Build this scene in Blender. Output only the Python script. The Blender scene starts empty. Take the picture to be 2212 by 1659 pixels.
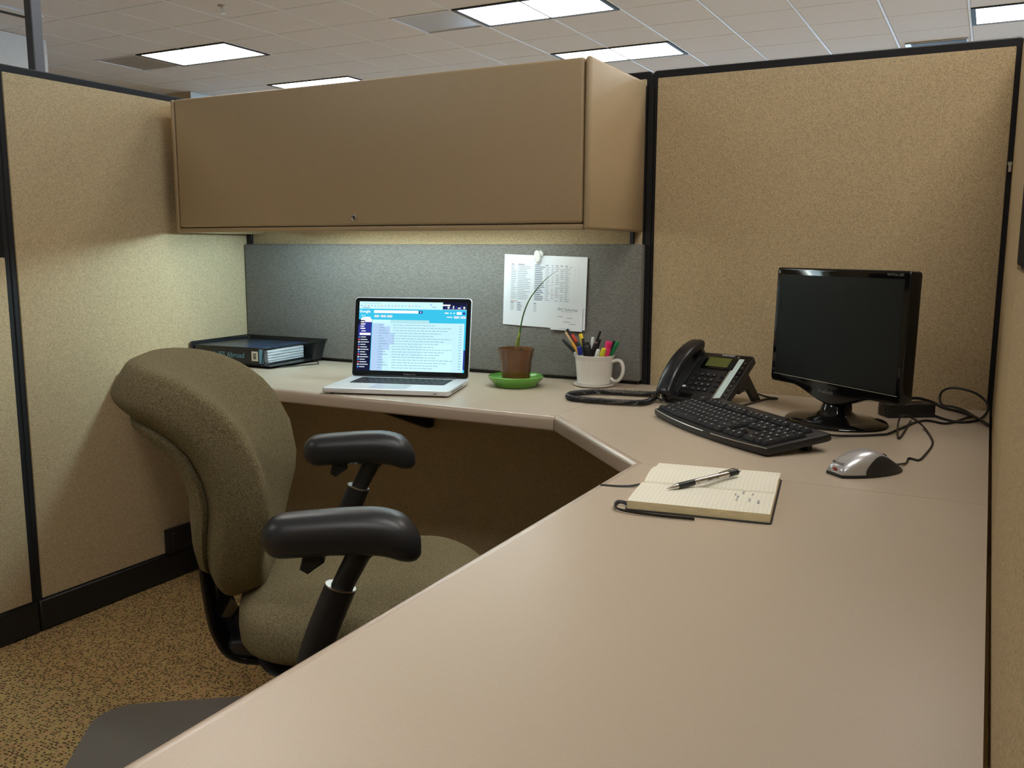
import bpy, bmesh, math, random
from mathutils import Vector, Matrix
random.seed(7)
R = math.radians
scn = bpy.context.scene
COL = scn.collection

# ------------------------------------------------------------------ camera
CAM = Vector((-0.0324, -2.4803, 1.1269)); YAW, PITCH, ROLL, FPX = R(27.9596), R(-8.5515), R(0.2059), 1931.11
fw = Vector((-math.sin(YAW)*math.cos(PITCH), math.cos(YAW)*math.cos(PITCH), math.sin(PITCH)))
rt = Vector((math.cos(YAW), math.sin(YAW), 0)); up = rt.cross(fw)
rt, up = rt*math.cos(ROLL)+up*math.sin(ROLL), up*math.cos(ROLL)-rt*math.sin(ROLL)
cd = bpy.data.cameras.new('camera'); cam = bpy.data.objects.new('camera', cd); COL.objects.link(cam)
cd.sensor_width = 36; cd.lens = FPX*36/2212; cd.clip_start = .01; cd.clip_end = 60
cam.matrix_world = Matrix(((rt.x, up.x, -fw.x, CAM.x), (rt.y, up.y, -fw.y, CAM.y), (rt.z, up.z, -fw.z, CAM.z), (0, 0, 0, 1)))
scn.camera = cam
# ------------------------------------------------------------------ world, exposure
w = bpy.data.worlds.new('world'); scn.world = w; w.use_nodes = True
w.node_tree.nodes['Background'].inputs[0].default_value = (.50, .72, 1.0, 1)
w.node_tree.nodes['Background'].inputs[1].default_value = 8.0
scn.view_settings.view_transform = 'Standard'; scn.view_settings.look = 'None'
scn.view_settings.exposure = 0.0; scn.view_settings.gamma = 1.0; scn.view_settings.use_curve_mapping = False
LIGHT_CEIL = 12.0      # radiance of the ceiling lenses
LIGHT_TASK = 17.0      # radiance of the task light tube
LIGHT_FILL_RIB = 215.0      # radiance of ribs added under it to brighten the partition by the chair
SCREEN = 0.95

def ray(px, py): return fw + rt*((px-1106)/FPX) - up*((py-829.5)/FPX)
def at_z(px, py, z): v = ray(px, py); return CAM + v*((z-CAM.z)/v.z)
def at_y(px, py, y): v = ray(px, py); return CAM + v*((y-CAM.y)/v.y)
ZD = .737
def desk(px, py, h=0): return at_z(px, py, ZD+h)

# ------------------------------------------------------------------ materials
def srgb(h):
    if isinstance(h, str):
        c = [int(h[i:i+2], 16)/255 for i in (0, 2, 4)]
        return tuple(x/12.92 if x <= .04045 else ((x+.055)/1.055)**2.4 for x in c)
    return h
def mat(name, col, rough=.5, metal=0., noise=None, bump=None, spec=.5, coat=0., emit=None, col2=None, alpha=None):
    m = bpy.data.materials.new(name); m.use_nodes = True
    nt = m.node_tree; N = nt.nodes; L = nt.links; b = N['Principled BSDF']
    col = srgb(col)
    b.inputs['Base Color'].default_value = (*col, 1); b.inputs['Roughness'].default_value = rough
    b.inputs['Metallic'].default_value = metal; b.inputs['Specular IOR Level'].default_value = spec
    b.inputs['Coat Weight'].default_value = coat; b.inputs['Coat Roughness'].default_value = .08
    tc = N.new('ShaderNodeTexCoord')
    if noise:
        sc, amt = noise[:2]; stretch = noise[2] if len(noise) > 2 else (1, 1, 1)
        mp = N.new('ShaderNodeMapping'); mp.inputs['Scale'].default_value = stretch; L.new(tc.outputs['Object'], mp.inputs[0])
        n = N.new('ShaderNodeTexNoise'); n.inputs['Scale'].default_value = sc; n.inputs['Detail'].default_value = 3
        L.new(mp.outputs[0], n.inputs['Vector'])
        r = N.new('ShaderNodeValToRGB')
        d = srgb(col2) if col2 else tuple(x*(1-amt) for x in col)
        u = col if col2 else tuple(min(1, x*(1+amt)) for x in col)
        r.color_ramp.elements[0].color = (*d, 1); r.color_ramp.elements[1].color = (*u, 1)
        r.color_ramp.elements[0].position = .32; r.color_ramp.elements[1].position = .68
        L.new(n.outputs['Fac'], r.inputs[0]); L.new(r.outputs[0], b.inputs['Base Color'])
    if bump:
        n2 = N.new('ShaderNodeTexNoise'); n2.inputs['Scale'].default_value = bump[0]; n2.inputs['Detail'].default_value = 2
        L.new(tc.outputs['Object'], n2.inputs['Vector'])
        bp = N.new('ShaderNodeBump'); bp.inputs['Strength'].default_value = bump[1]; bp.inputs['Distance'].default_value = .002
        L.new(n2.outputs['Fac'], bp.inputs['Height']); L.new(bp.outputs[0], b.inputs['Normal'])
    if emit:
        b.inputs['Emission Color'].default_value = (*srgb(emit[0]), 1); b.inputs['Emission Strength'].default_value = emit[1]
    return m

M = {}
M['fabric'] = mat('tan_fabric', (.50, .385, .225), .95, noise=(480, .30), bump=(700, .35), spec=.1)
M['tack'] = mat('grey_fabric', (.195, .187, .165), .95, noise=(260, .26, (.35, 1, 2.2)), bump=(500, .3), spec=.1)
M['dark_tile'] = mat('dark_tile', (.022, .02, .02), .9, spec=.05)
M['pole'] = mat('pole_grey', (.055, .055, .06), .5)
M['frame'] = mat('black_frame', (.010, .010, .010), .6, spec=.3)
M['base'] = mat('black_raceway', (.008, .008, .008), .5)
M['laminate'] = mat('desk_laminate', (.52, .429, .319), .36, noise=(900, .05), spec=.45)
M['edge'] = mat('desk_edge', (.50, .40, .305), .26, spec=.6)
M['cab'] = mat('painted_metal_tan', (.385, .28, .155), .42, noise=(500, .05), bump=(900, .06))
M['cab_dark'] = mat('cabinet_inside', (.28, .21, .13), .6)
M['steel'] = mat('brushed_steel', (.6, .58, .54), .3, 1.)
M['black'] = mat('black_plastic', (.012, .012, .013), .42, bump=(1500, .05))
M['soft_black'] = mat('soft_black_rubber', (.018, .019, .021), .36, bump=(1300, .08))
M['gloss'] = mat('gloss_black', (.005, .005, .005), .07, spec=.4)
M['dark_key'] = mat('dark_key', (.020, .020, .022), .5, spec=.22)
M['white_print'] = mat('white_print', (.7, .7, .7), .6)
M['grey_print'] = mat('grey_print', (.28, .28, .29), .6)
M['alu'] = mat('aluminium', (.80, .81, .82), .36, .35)
M['screen_off'] = mat('lcd_off', (.010, .011, .011), .30, spec=.18)
M['chair'] = mat('olive_upholstery', (.185, .155, .085), .95, noise=(520, .5), bump=(600, .7), spec=.15)
M['tile'] = mat('ceiling_tile', (.60, .62, .66), .95, noise=(180, .07), bump=(260, .2), spec=.1)
M['tbar'] = mat('ceiling_runner_white', (.58, .60, .64), .5)
M['plenum'] = mat('plenum_dark', (.25, .24, .23), .9)
M['wall_grey'] = mat('wall_pale_grey', (.58, .58, .56), .9, noise=(20, .03))
M['wall_blue'] = mat('wall_pale_blue', (.50, .60, .64), .9, noise=(20, .03))
M['wall_tan'] = mat('wall_tan', (.36, .27, .15), .9, noise=(20, .03))
M['vent'] = mat('vent_grey', (.42, .42, .43), .35, .4, bump=(600, .1))
M['pot'] = mat('brown_glaze', (.15, .055, .012), .2, noise=(30, .12), coat=.4)
M['green_glaze'] = mat('green_glaze', (.14, .42, .055), .2, noise=(25, .06), coat=.4)
M['soil'] = mat('soil', (.02, .013, .008), .95, noise=(90, .5), bump=(140, 1))
M['leaf'] = mat('leaf_green', (.05, .20, .05), .45)
M['stem'] = mat('stem_green', (.28, .36, .06), .5, noise=(60, .35))
M['china'] = mat('white_china', (.80, .77, .71), .18, coat=.3)
M['paper'] = mat('white_paper', (.80, .82, .84), .8)
M['ink'] = mat('grey_ink', (.42, .46, .52), .8)
M['ink_dark'] = mat('dark_ink', (.16, .19, .25), .8)
M['ink_red'] = mat('red_ink', (.6, .25, .22), .8)
M['page_edge'] = mat('page_edge', (.74, .64, .38), .8, noise=(900, .12, (.05, .05, 1)))
M['cover'] = mat('notebook_cover', (.012, .011, .011), .55)
M['silver'] = mat('silver_metal', (.62, .60, .58), .22, 1.)
M['mouse'] = mat('mouse_silver', (.60, .60, .61), .28, .55)
M['red_lens'] = mat('mouse_red', (.30, .05, .03), .25)
M['lcd_green'] = mat('phone_lcd', (.11, .125, .03), .25)
M['label_strip'] = mat('paper_strip', (.55, .68, .64), .6)
M['handset'] = mat('phone_plastic', (.014, .015, .018), .26)
M['wire'] = mat('black_wire', (.01, .01, .01), .4)
M['binder'] = mat('binder_black', (.012, .012, .013), .3)
M['binder_blue'] = mat('binder_art', (.02, .06, .14), .3, noise=(9, .9, (1, .25, 1)), col2=(.01, .012, .015))
M['spine_blue'] = mat('spine_lettering', (.14, .34, .46), .5)
M['cream'] = mat('cream_logo', (.75, .70, .55), .6)
M['sheets'] = mat('paper_sheets', (.55, .58, .58), .85, noise=(500, .25, (.03, .03, 1)))
def P(n, c, r=.35): M[n] = mat('pen_'+n, c, r)
P('p_black', (.012, .012, .014)); P('p_white', (.75, .75, .72)); P('p_orange', (.62, .30, .02)); P('p_wood', (.62, .42, .22), .6)
P('p_red', (.60, .06, .035)); P('p_yellow', (.80, .58, .02)); P('p_blue', (.02, .03, .32)); P('p_pink', (.85, .035, .17))
P('p_green', (.01, .22, .07)); P('p_teal', (.02, .20, .15)); P('p_lime', (.68, .62, .03)); P('p_eraser', (.55, .40, .38)); P('p_grey', (.45, .5, .55))
def emi(n, c, s=1.): M[n] = mat('screen_'+n, (0, 0, 0), .3, emit=(c, s*SCREEN), spec=.2)
emi('s_base', (.60, .93, 1.0), 1.05); emi('s_lav', (.50, .70, .98)); emi('s_sky', (.045, .60, .90)); emi('s_pale', (.62, .95, 1.), 1.1)
emi('s_white', (1, 1, 1), 1.15); emi('s_dark', (.008, .010, .045)); emi('s_navy', (.03, .04, .30)); emi('s_text', (.28, .50, .66))
emi('s_tab', (.50, .85, .92)); emi('s_grey', (.75, .85, .9)); emi('s_red', (.8, .1, .12)); emi('s_blue', (.10, .30, .9))

def carpet():
    m = mat('carpet', (.17, .115, .05), 1., spec=.05); nt = m.node_tree; N = nt.nodes; L = nt.links; b = N['Principled BSDF']
    tc = N.new('ShaderNodeTexCoord'); v = N.new('ShaderNodeTexVoronoi'); v.inputs['Scale'].default_value = 120; v.inputs['Randomness'].default_value = .5
    L.new(tc.outputs['Object'], v.inputs['Vector'])
    r = N.new('ShaderNodeValToRGB'); e = r.color_ramp.elements
    e[0].position = .20; e[0].color = (.030, .022, .016, 1); e[1].position = .50; e[1].color = (.66, .44, .19, 1)
    L.new(v.outputs['Distance'], r.inputs[0])
    n = N.new('ShaderNodeTexNoise'); n.inputs['Scale'].default_value = 70; L.new(tc.outputs['Object'], n.inputs['Vector'])
    mx = N.new('ShaderNodeMix'); mx.data_type = 'RGBA'; mx.blend_type = 'MULTIPLY'; mx.inputs[0].default_value = .4
    L.new(r.outputs[0], mx.inputs[6]); L.new(n.outputs['Color'], mx.inputs[7]); L.new(mx.outputs[2], b.inputs['Base Color'])
    bp = N.new('ShaderNodeBump'); bp.inputs['Strength'].default_value = .6; bp.inputs['Distance'].default_value = .004
    L.new(v.outputs['Distance'], bp.inputs['Height']); L.new(bp.outputs[0], b.inputs['Normal'])
    return m
M['carpet'] = carpet()
def matmat():
    m = mat('chair_mat_vinyl', (.25, .225, .20), .42, bump=(400, .2)); nt = m.node_tree; N = nt.nodes; L = nt.links
    b = N['Principled BSDF']; t = N.new('ShaderNodeBsdfTransparent'); t.inputs[0].default_value = (.85, .83, .8, 1)
    mx = N.new('ShaderNodeMixShader'); mx.inputs[0].default_value = .22
    L.new(b.outputs[0], mx.inputs[1]); L.new(t.outputs[0], mx.inputs[2]); L.new(mx.outputs[0], N['Material Output'].inputs[0])
    return m
M['mat'] = matmat()
def glassmat():
    m = mat('window_glass', (.8, .85, .85), .02); nt = m.node_tree; N = nt.nodes; L = nt.links
    g = N.new('ShaderNodeBsdfGlossy'); g.inputs['Roughness'].default_value = .02; t = N.new('ShaderNodeBsdfTransparent'); t.inputs[0].default_value = (.9, .94, .94, 1)
    fr = N.new('ShaderNodeFresnel'); fr.inputs[0].default_value = 1.45; mx = N.new('ShaderNodeMixShader')
    L.new(fr.outputs[0], mx.inputs[0]); L.new(t.outputs[0], mx.inputs[1]); L.new(g.outputs[0], mx.inputs[2]); L.new(mx.outputs[0], N['Material Output'].inputs[0])
    return m
M['glass'] = glassmat()
def ruled():
    m = mat('ruled_page', (.82, .79, .64), .8); nt = m.node_tree; N = nt.nodes; L = nt.links; b = N['Principled BSDF']
    tc = N.new('ShaderNodeTexCoord'); sx = N.new('ShaderNodeSeparateXYZ'); L.new(tc.outputs['Object'], sx.inputs[0])
    d = N.new('ShaderNodeMath'); d.operation = 'MULTIPLY'; d.inputs[1].default_value = 1/.0066; L.new(sx.outputs[0], d.inputs[0])
    f = N.new('ShaderNodeMath'); f.operation = 'FRACT'; L.new(d.outputs[0], f.inputs[0])
    g = N.new('ShaderNodeMath'); g.operation = 'LESS_THAN'; g.inputs[1].default_value = .10; L.new(f.outputs[0], g.inputs[0])
    mx = N.new('ShaderNodeMix'); mx.data_type = 'RGBA'; mx.inputs[6].default_value = (.82, .79, .64, 1); mx.inputs[7].default_value = (.66, .65, .57, 1)
    L.new(g.outputs[0], mx.inputs[0]); L.new(mx.outputs[2], b.inputs['Base Color'])
    return m
M['ruled'] = ruled()
M['lens'] = mat('ceiling_lens', (.9, .9, .9), .5, emit=((1.0, .955, .91), LIGHT_CEIL))
M['tube'] = mat('task_tube', (.9, .9, .85), .5, emit=((.86, .95, .93), LIGHT_TASK))
M['rib_fill'] = mat('fill_rib_glow', (.9, .9, .9), .5, emit=((.57, .85, 1.0), LIGHT_FILL_RIB))  # glow of the ribs added to the task light

# ------------------------------------------------------------------ mesh helpers
def bm_(): return bmesh.new()
def merge(bm, src, mtx=None):
    if mtx is not None: src.transform(mtx)
    me = bpy.data.meshes.new('tmp'); src.to_mesh(me); src.free(); bm.from_mesh(me); bpy.data.meshes.remove(me)
def box(bm, x0, x1, y0, y1, z0, z1, bev=0, seg=2, mtx=None):
    b = bmesh.new(); bmesh.ops.create_cube(b, size=1)
    b.transform(Matrix.Translation(((x0+x1)/2, (y0+y1)/2, (z0+z1)/2)) @ Matrix.Diagonal((abs(x1-x0), abs(y1-y0), abs(z1-z0), 1)))
    if bev: bmesh.ops.bevel(b, geom=b.edges[:], offset=bev, segments=seg, profile=.5, affect='EDGES')
    merge(bm, b, mtx); return bm
def prism(bm, poly, z0, z1, bev=0, seg=2, mtx=None):
    b = bmesh.new()
    lo = [b.verts.new((x, y, z0)) for x, y in poly]; hi = [b.verts.new((x, y, z1)) for x, y in poly]
    n = len(poly); b.faces.new(list(reversed(lo))); b.faces.new(hi)
    for i in range(n): b.faces.new((lo[i], lo[(i+1) % n], hi[(i+1) % n], hi[i]))
    bmesh.ops.recalc_face_normals(b, faces=b.faces[:])
    if bev:
        ed = [e for e in b.edges if abs(e.verts[0].co.z-e.verts[1].co.z) < 1e-6]
        bmesh.ops.bevel(b, geom=ed, offset=bev, segments=seg, profile=.5, affect='EDGES')
    merge(bm, b, mtx); return bm
def rrect(w, h, r, n=5, cx=0, cy=0):
    p = []
    for sx, sy, a0 in ((1, 1, 0), (-1, 1, 90), (-1, -1, 180), (1, -1, 270)):
        for i in range(n+1):
            a = R(a0+90*i/n); p.append((cx+sx*(w/2-r)+r*math.cos(a), cy+sy*(h/2-r)+r*math.sin(a)))
    return p
def rings(bm, rs, cap=True, closed=False):
    V = [[bm.verts.new(p) for p in r] for r in rs]; n = len(V[0]); m = len(V)
    for i in range(m if closed else m-1):
        a, b = V[i], V[(i+1) % m]
        for j in range(n): bm.faces.new((a[j], a[(j+1) % n], b[(j+1) % n], b[j]))
    if cap and not closed: bm.faces.new(list(reversed(V[0]))); bm.faces.new(V[-1])
    return bm
def lathe(bm, prof, n=40, mtx=None, flute=None):
    b = bmesh.new(); rs = []
    for k, (r, z) in enumerate(prof):
        rs.append([((r*(1+(flute(k, a) if flute else 0)))*math.cos(a), (r*(1+(flute(k, a) if flute else 0)))*math.sin(a), z) for a in (2*math.pi*j/n for j in range(n))])
    rings(b, rs); bmesh.ops.recalc_face_normals(b, faces=b.faces[:]); merge(bm, b, mtx); return bm
def smooth_path(pts, n=8):
    pts = [Vector(p) for p in pts]; out = []
    for i in range(len(pts)-1):
        p0 = pts[max(i-1, 0)]; p1 = pts[i]; p2 = pts[i+1]; p3 = pts[min(i+2, len(pts)-1)]
        for k in range(n):
            t = k/n
            out.append(.5*((2*p1)+(p2-p0)*t+(2*p0-5*p1+4*p2-p3)*t*t+(3*p1-p0-3*p2+p3)*t**3))
    out.append(pts[-1]); return out
def frames(pts):
    T = []
    for i in range(len(pts)):
        t = pts[min(i+1, len(pts)-1)]-pts[max(i-1, 0)]; T.append(t.normalized() if t.length > 1e-9 else Vector((0, 0, 1)))
    u = T[0].orthogonal().normalized(); fr = []
    for t in T:
        u = (u-t*u.dot(t)); u = u.normalized() if u.length > 1e-9 else t.orthogonal().normalized(); fr.append((u, t.cross(u), t))
    return fr
def tube(bm, pts, r, n=8, flat=None):
    pts = [Vector(p) for p in pts]; b = bmesh.new(); fr = frames(pts); rs = []
    for i, (p, (u, v, t)) in enumerate(zip(pts, fr)):
        q = r[i] if isinstance(r, (list, tuple)) else r
        rs.append([p+u*q*math.cos(a)+v*q*math.sin(a)*(flat or 1) for a in (2*math.pi*j/n for j in range(n))])
    rings(b, rs); bmesh.ops.recalc_face_normals(b, faces=b.faces[:]); merge(bm, b); return bm
def pw(x, e): return math.copysign(abs(x)**e, x)
def pillow(bm, fn, A, Bq, T, e_out=.55, e_th=.6, na=20, nb=48):
    """superquadric cushion: (a,b) outline, t thickness, mapped to space by fn"""
    b = bmesh.new(); rs = []
    for i in range(na+1):
        a = -math.pi/2+math.pi*i/na; rho = max(pw(math.cos(a), e_th), 1e-3); tt = pw(math.sin(a), e_th)*T
        rs.append([fn(A*rho*pw(math.cos(q), e_out), Bq*rho*pw(math.sin(q), e_out), tt) for q in (2*math.pi*j/nb for j in range(nb))])
    rings(b, rs); bmesh.ops.recalc_face_normals(b, faces=b.faces[:]); merge(bm, b); return bm
def quad(bm, x0, x1, y0, y1, z=0, mi=0, fn=None):
    f = fn or (lambda x, y, z: (x, y, z))
    fc = bm.faces.new([bm.verts.new(f(x, y, z)) for x, y in ((x0, y0), (x1, y0), (x1, y1), (x0, y1))]); fc.material_index = mi; return fc
def obj(name, bm, m, parent=None, smooth=40, loc=None, rot=None):
    me = bpy.data.meshes.new(name); bm.to_mesh(me); bm.free()
    for k in (m if isinstance(m, (list, tuple)) else [m]): me.materials.append(M[k])
    if smooth:
        for p in me.polygons: p.use_smooth = True
        me.set_sharp_from_angle(angle=R(smooth))
    o = bpy.data.objects.new(name, me); COL.objects.link(o)
    if parent: o.parent = parent
    if loc is not None: o.location = loc
    if rot is not None: o.rotation_euler = rot
    return o
def tag(o, label, cat, group=None):
    o['label'] = label; o['category'] = cat
    if group: o['group'] = group
    return o
def thing(name, label, cat, loc=(0, 0, 0), rz=0, group=None):
    o = bpy.data.objects.new(name, None); COL.objects.link(o); o.empty_display_size = .05
    o.location = loc; o.rotation_euler = (0, 0, rz); return tag(o, label, cat, group)
def struct(name, bm, m, parent=None, smooth=0):
    o = obj(name, bm, m, parent, smooth); o['kind'] = 'structure'; return o
def share(src, parent, loc, name=None):
    o = bpy.data.objects.new(name or src.name.split('.')[0], src.data); COL.objects.link(o); o.parent = parent; o.location = loc; return o
def text(name, body, size, m, parent, mtx, align='CENTER', bold=0.):
    c = bpy.data.curves.new('t', 'FONT'); c.body = body; c.size = size; c.align_x = align; c.align_y = 'CENTER'; c.offset = bold; c.resolution_u = 2
    t = bpy.data.objects.new('t', c); COL.objects.link(t); bpy.context.view_layer.update()
    me = bpy.data.meshes.new_from_object(t.evaluated_get(bpy.context.evaluated_depsgraph_get()))
    bpy.data.objects.remove(t); bpy.data.curves.remove(c)
    me.name = name; me.materials.clear(); me.materials.append(M[m]); me.transform(mtx)
    o = bpy.data.objects.new(name, me); COL.objects.link(o); o.parent = parent; return o
def basis(o, x, y):
    x = Vector(x).normalized(); y = Vector(y); y = (y-x*y.dot(x)).normalized(); z = x.cross(y); o = Vector(o)
    return Matrix(((x.x, y.x, z.x, o.x), (x.y, y.y, z.y, o.y), (x.z, y.z, z.z, o.z), (0, 0, 0, 1)))

# ================================================================== ROOM
H = 3.01; PITCHX = .6075; GX0, GY0 = -.33, 3.87
struct('floor', box(bm_(), -10.5, 5, -6.5, 11, -.05, 0), 'carpet')
ceiling = struct('ceiling', box(bm_(), -10.5, 5, -6.5, 11, H+.03, H+.08), 'plenum')

struct('wall_front', box(bm_(), -10.5, 5, -6.6, -6.5, 0, H+.08), 'wall_grey')

def window_wall(name, axis, at, a0, a1, spans, n0):  # wall with assumed windows out of view, added for cool daylight on the ceiling
    f = bm_(); zt, zb = 2.65, .85
    def bb(bm, u0, u1, w0, w1, z0, z1):
        box(bm, *((u0, u1, w0, w1) if axis == 'x' else (w0, w1, u0, u1)), z0, z1)
    bb(f, a0, a1, at, at+.12, 0, zb); bb(f, a0, a1, at, at+.12, zt, H+.08); e = a0
    for u0, u1 in spans: bb(f, e, u0, at, at+.12, zb, zt); e = u1
    bb(f, e, a1, at, at+.12, zb, zt); struct(name, f, 'wall_grey')
    for k, (u0, u1) in enumerate(spans):
        g = bm_(); c = .05
        bb(g, u0, u1, at+.03, at+.08, zb, zb+c); bb(g, u0, u1, at+.03, at+.08, zt-c, zt); bb(g, u0, u0+c, at+.03, at+.08, zb+c, zt-c); bb(g, u1-c, u1, at+.03, at+.08, zb+c, zt-c); bb(g, (u0+u1)/2-c/2, (u0+u1)/2+c/2, at+.03, at+.08, zb+c, zt-c)
        wf = struct('window_%d' % (n0+k), g, 'tbar')
        for p0, p1 in ((u0+c, (u0+u1)/2-c/2), ((u0+u1)/2+c/2, u1-c)):
            g = bm_(); bb(g, p0, p1, at+.052, at+.058, zb+c, zt-c); obj('pane', g, 'glass', wf, 0)
window_wall('wall_back', 'x', 11, -10.5, 5, [(-8+2.6*k, -5.8+2.6*k) for k in range(5)], 1)
window_wall('wall_right', 'y', 5, -6.5, 11, [(-5.5+2.7*k, -3.2+2.7*k) for k in range(6)], 6)

struct('wall_left', box(bm_(), -10.6, -10.5, -6.5, 11, 0, H+.08), 'wall_tan')
struct('wall_left_front', box(bm_(), -10.49, -7.83, -6.49, 3.08, 0, H-.005), 'wall_grey')
b = bm_(); box(b, -10.49, -8.74, 5.6, 10.99, 0, H-.005)
for f in b.faces: f.material_index = 1 if f.normal.y < -.9 else 0
struct('wall_left_back', b, ['wall_blue', 'wall_tan'])

light_cells = set(); vent_cells = {(-7, 0), (-13, 0)}
cols = (-12, -6, 0, 6); rows = range(-15, 10, 3)     # lower cell index of each two-by-four light
def has_light(c, r_):
    x = GX0+c*PITCHX; y = GY0+r_*PITCHX
    return not (y+PITCHX < -6.4 or (x < -7.9 and y < 3.2) or (c == -12 and r_ < 0) or (c, r_) == (-6, -9) or r_ == -15)
for c in cols:
    for r_ in rows:
        if has_light(c, r_): light_cells.add((c, r_)); light_cells.add((c+1, r_))
tile0 = None; V0, V1 = -15, 2
for i in range(V0, V1):
    for j in range(-4, 9):
        x = GX0+i*PITCHX; y = GY0+j*PITCHX
        if (i, j) in light_cells or (i, j) in vent_cells: continue
        if x+PITCHX < -7.83 and y+PITCHX < 3.05: continue
        if tile0 is None:
            t = bm_(); box(t, .010, PITCHX-.010, .004, PITCHX-.004, H-.002, H+.028, .004, 1); tile0 = obj('ceiling_tile', t, 'tile', ceiling, 30); tile0.location = (x, y, 0)
        else: share(tile0, ceiling, (x, y, 0))
b0 = None
for i in range(V0, V1+1):
    x = GX0+i*PITCHX
    if b0 is None:
        t = bm_(); box(t, -.009, .009, GY0-4*PITCHX, GY0+9*PITCHX, H-.004, H+.028); b0 = obj('ceiling_runner', t, 'tbar', ceiling, 0); b0.location = (x, 0, 0)
    else: share(b0, ceiling, (x, 0, 0))
# the rest of the ceiling, over and behind the camera: plain tiles as one sheet
for (xa_, xb_, ya_, yb_) in ((-10.5, 5, -6.5, GY0-4*PITCHX), (-10.5, 5, GY0+9*PITCHX, 11), (GX0+2*PITCHX+.012, 5, GY0-4*PITCHX, GY0+9*PITCHX), (-10.5, GX0-15*PITCHX-.012, GY0-4*PITCHX, GY0+9*PITCHX)):
    obj('ceiling_field', box(bm_(), xa_, xb_, ya_, yb_, H+.004, H+.029), 'tile', ceiling, 0)

fl0 = None
for c in cols:
    for r_ in rows:
        x = GX0+c*PITCHX; y = GY0+r_*PITCHX
        if not has_light(c, r_): continue
        lab = {(-6, 0): 'largest glowing ceiling light panel, with a grey air panel at its end', (-12, 0): 'glowing ceiling light panel with a grey air panel at its end, toward the dark pole',
               (-6, 3): 'glowing ceiling light panel just above the corner of the overhead cabinet', (-12, 3): 'glowing ceiling light panel half hidden by the top edge of the cabinet door',
               (0, 3): 'glowing ceiling light panel beside the brightest ceiling runner, above the corner of the partitions'}.get((c, r_), 'fluorescent light panel in the ceiling over the neighbouring desks')
        o = thing('ceiling_light', lab, 'ceiling light', (x, y, H), 0, 'ceiling light panels')
        if fl0 is None:
            f = bm_(); W, D = 2*PITCHX, PITCHX
            for a in ((.013, W-.013, .003, .028), (.013, W-.013, D-.028, D-.003), (.013, .045, .028, D-.028), (W-.045, W-.013, .028, D-.028)): box(f, *a, -.010, .0295)
            fl0 = obj('frame', f, 'frame', o, 0); ln0 = obj('lens', box(bm_(), .045, W-.045, .028, D-.028, -.003, .0295), 'lens', o, 0)
        else: share(fl0, o, (0, 0, 0), 'frame'); share(ln0, o, (0, 0, 0), 'lens')
for k, (i, j) in enumerate(sorted(vent_cells)):
    o = thing('return_vent', ('grey perforated return air panel beside a lit ceiling light, nearer the dark pole' if k == 0 else 'grey perforated return air panel beside the largest lit ceiling light'), 'air vent', (GX0+i*PITCHX, GY0+j*PITCHX, H))
    f = bm_()
    for a in ((.013, PITCHX-.013, .003, .022), (.013, PITCHX-.013, PITCHX-.022, PITCHX-.003), (.013, .03, .022, PITCHX-.022), (PITCHX-.03, PITCHX-.013, .022, PITCHX-.022)): box(f, *a, -.006, .0295)
    obj('frame', f, 'tbar', o, 0)
    f = bm_(); box(f, .03, PITCHX-.03, .022, PITCHX-.022, .002, .028)
    obj('perforated_plate', f, 'vent', o, 0)
def slot(label, x0, x1, y0, y1, along):
    o = thing('slot_diffuser', label, 'air vent', ((x0+x1)/2, (y0+y1)/2, H-.004)); w2, d2 = (x1-x0)/2, (y1-y0)/2
    obj('frame', box(bm_(), -w2, w2, -d2, d2, -.012, 0, .003, 1), 'vent' if along == 'x' else 'tbar', o)
    f = bm_()
    if along == 'y': box(f, -w2*.75, -w2*.1, -d2*.97, d2*.97, -.015, -.011)
    else: box(f, -w2*.8, w2*.95, -d2*.9, d2*.7, -.015, -.011)
    obj('slot', f, 'frame', o, 0)
slot('long dark slotted air diffuser in the ceiling by the tall dark pole', -7.22, -7.02, 1.5, 2.5, 'y')
slot('short dark slotted air diffuser in the far ceiling above the tan partition', -.88, -.36, 6.76, 6.92, 'x')
o = thing('sprinkler_head', 'small metal fire sprinkler hanging from the ceiling tiles', 'sprinkler', (-5.49, 2.95, H-.002))
obj('escutcheon', lathe(bm_(), [(.002, 0), (.036, 0), (.036, -.004), (.02, -.012), (.002, -.012)]), 'steel', o)
b = bm_(); lathe(b, [(.002, -.01), (.011, -.01), (.011, -.03), (.002, -.03)], 12); box(b, -.014, -.010, -.003, .003, -.06, -.028); box(b, .010, .014, -.003, .003, -.06, -.028); lathe(b, [(.002, -.058), (.022, -.058), (.022, -.062), (.002, -.062)], 16)
obj('deflector', b, 'steel', o)
o = thing('power_pole', 'dark grey square power pole rising behind the partition to the ceiling', 'pole', (-4, .292, 0))
obj('shaft', box(bm_(), -.0265, .0265, -.0265, .0265, .004, H-.006, .004, 1), 'pole', o); obj('foot_plate', box(bm_(), -.05, .05, -.05, .05, 0, .008), 'dark_tile', o)
obj('ceiling_collar', box(bm_(), -.045, .045, -.045, .045, H-.012, H-.004), 'dark_tile', o)

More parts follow.
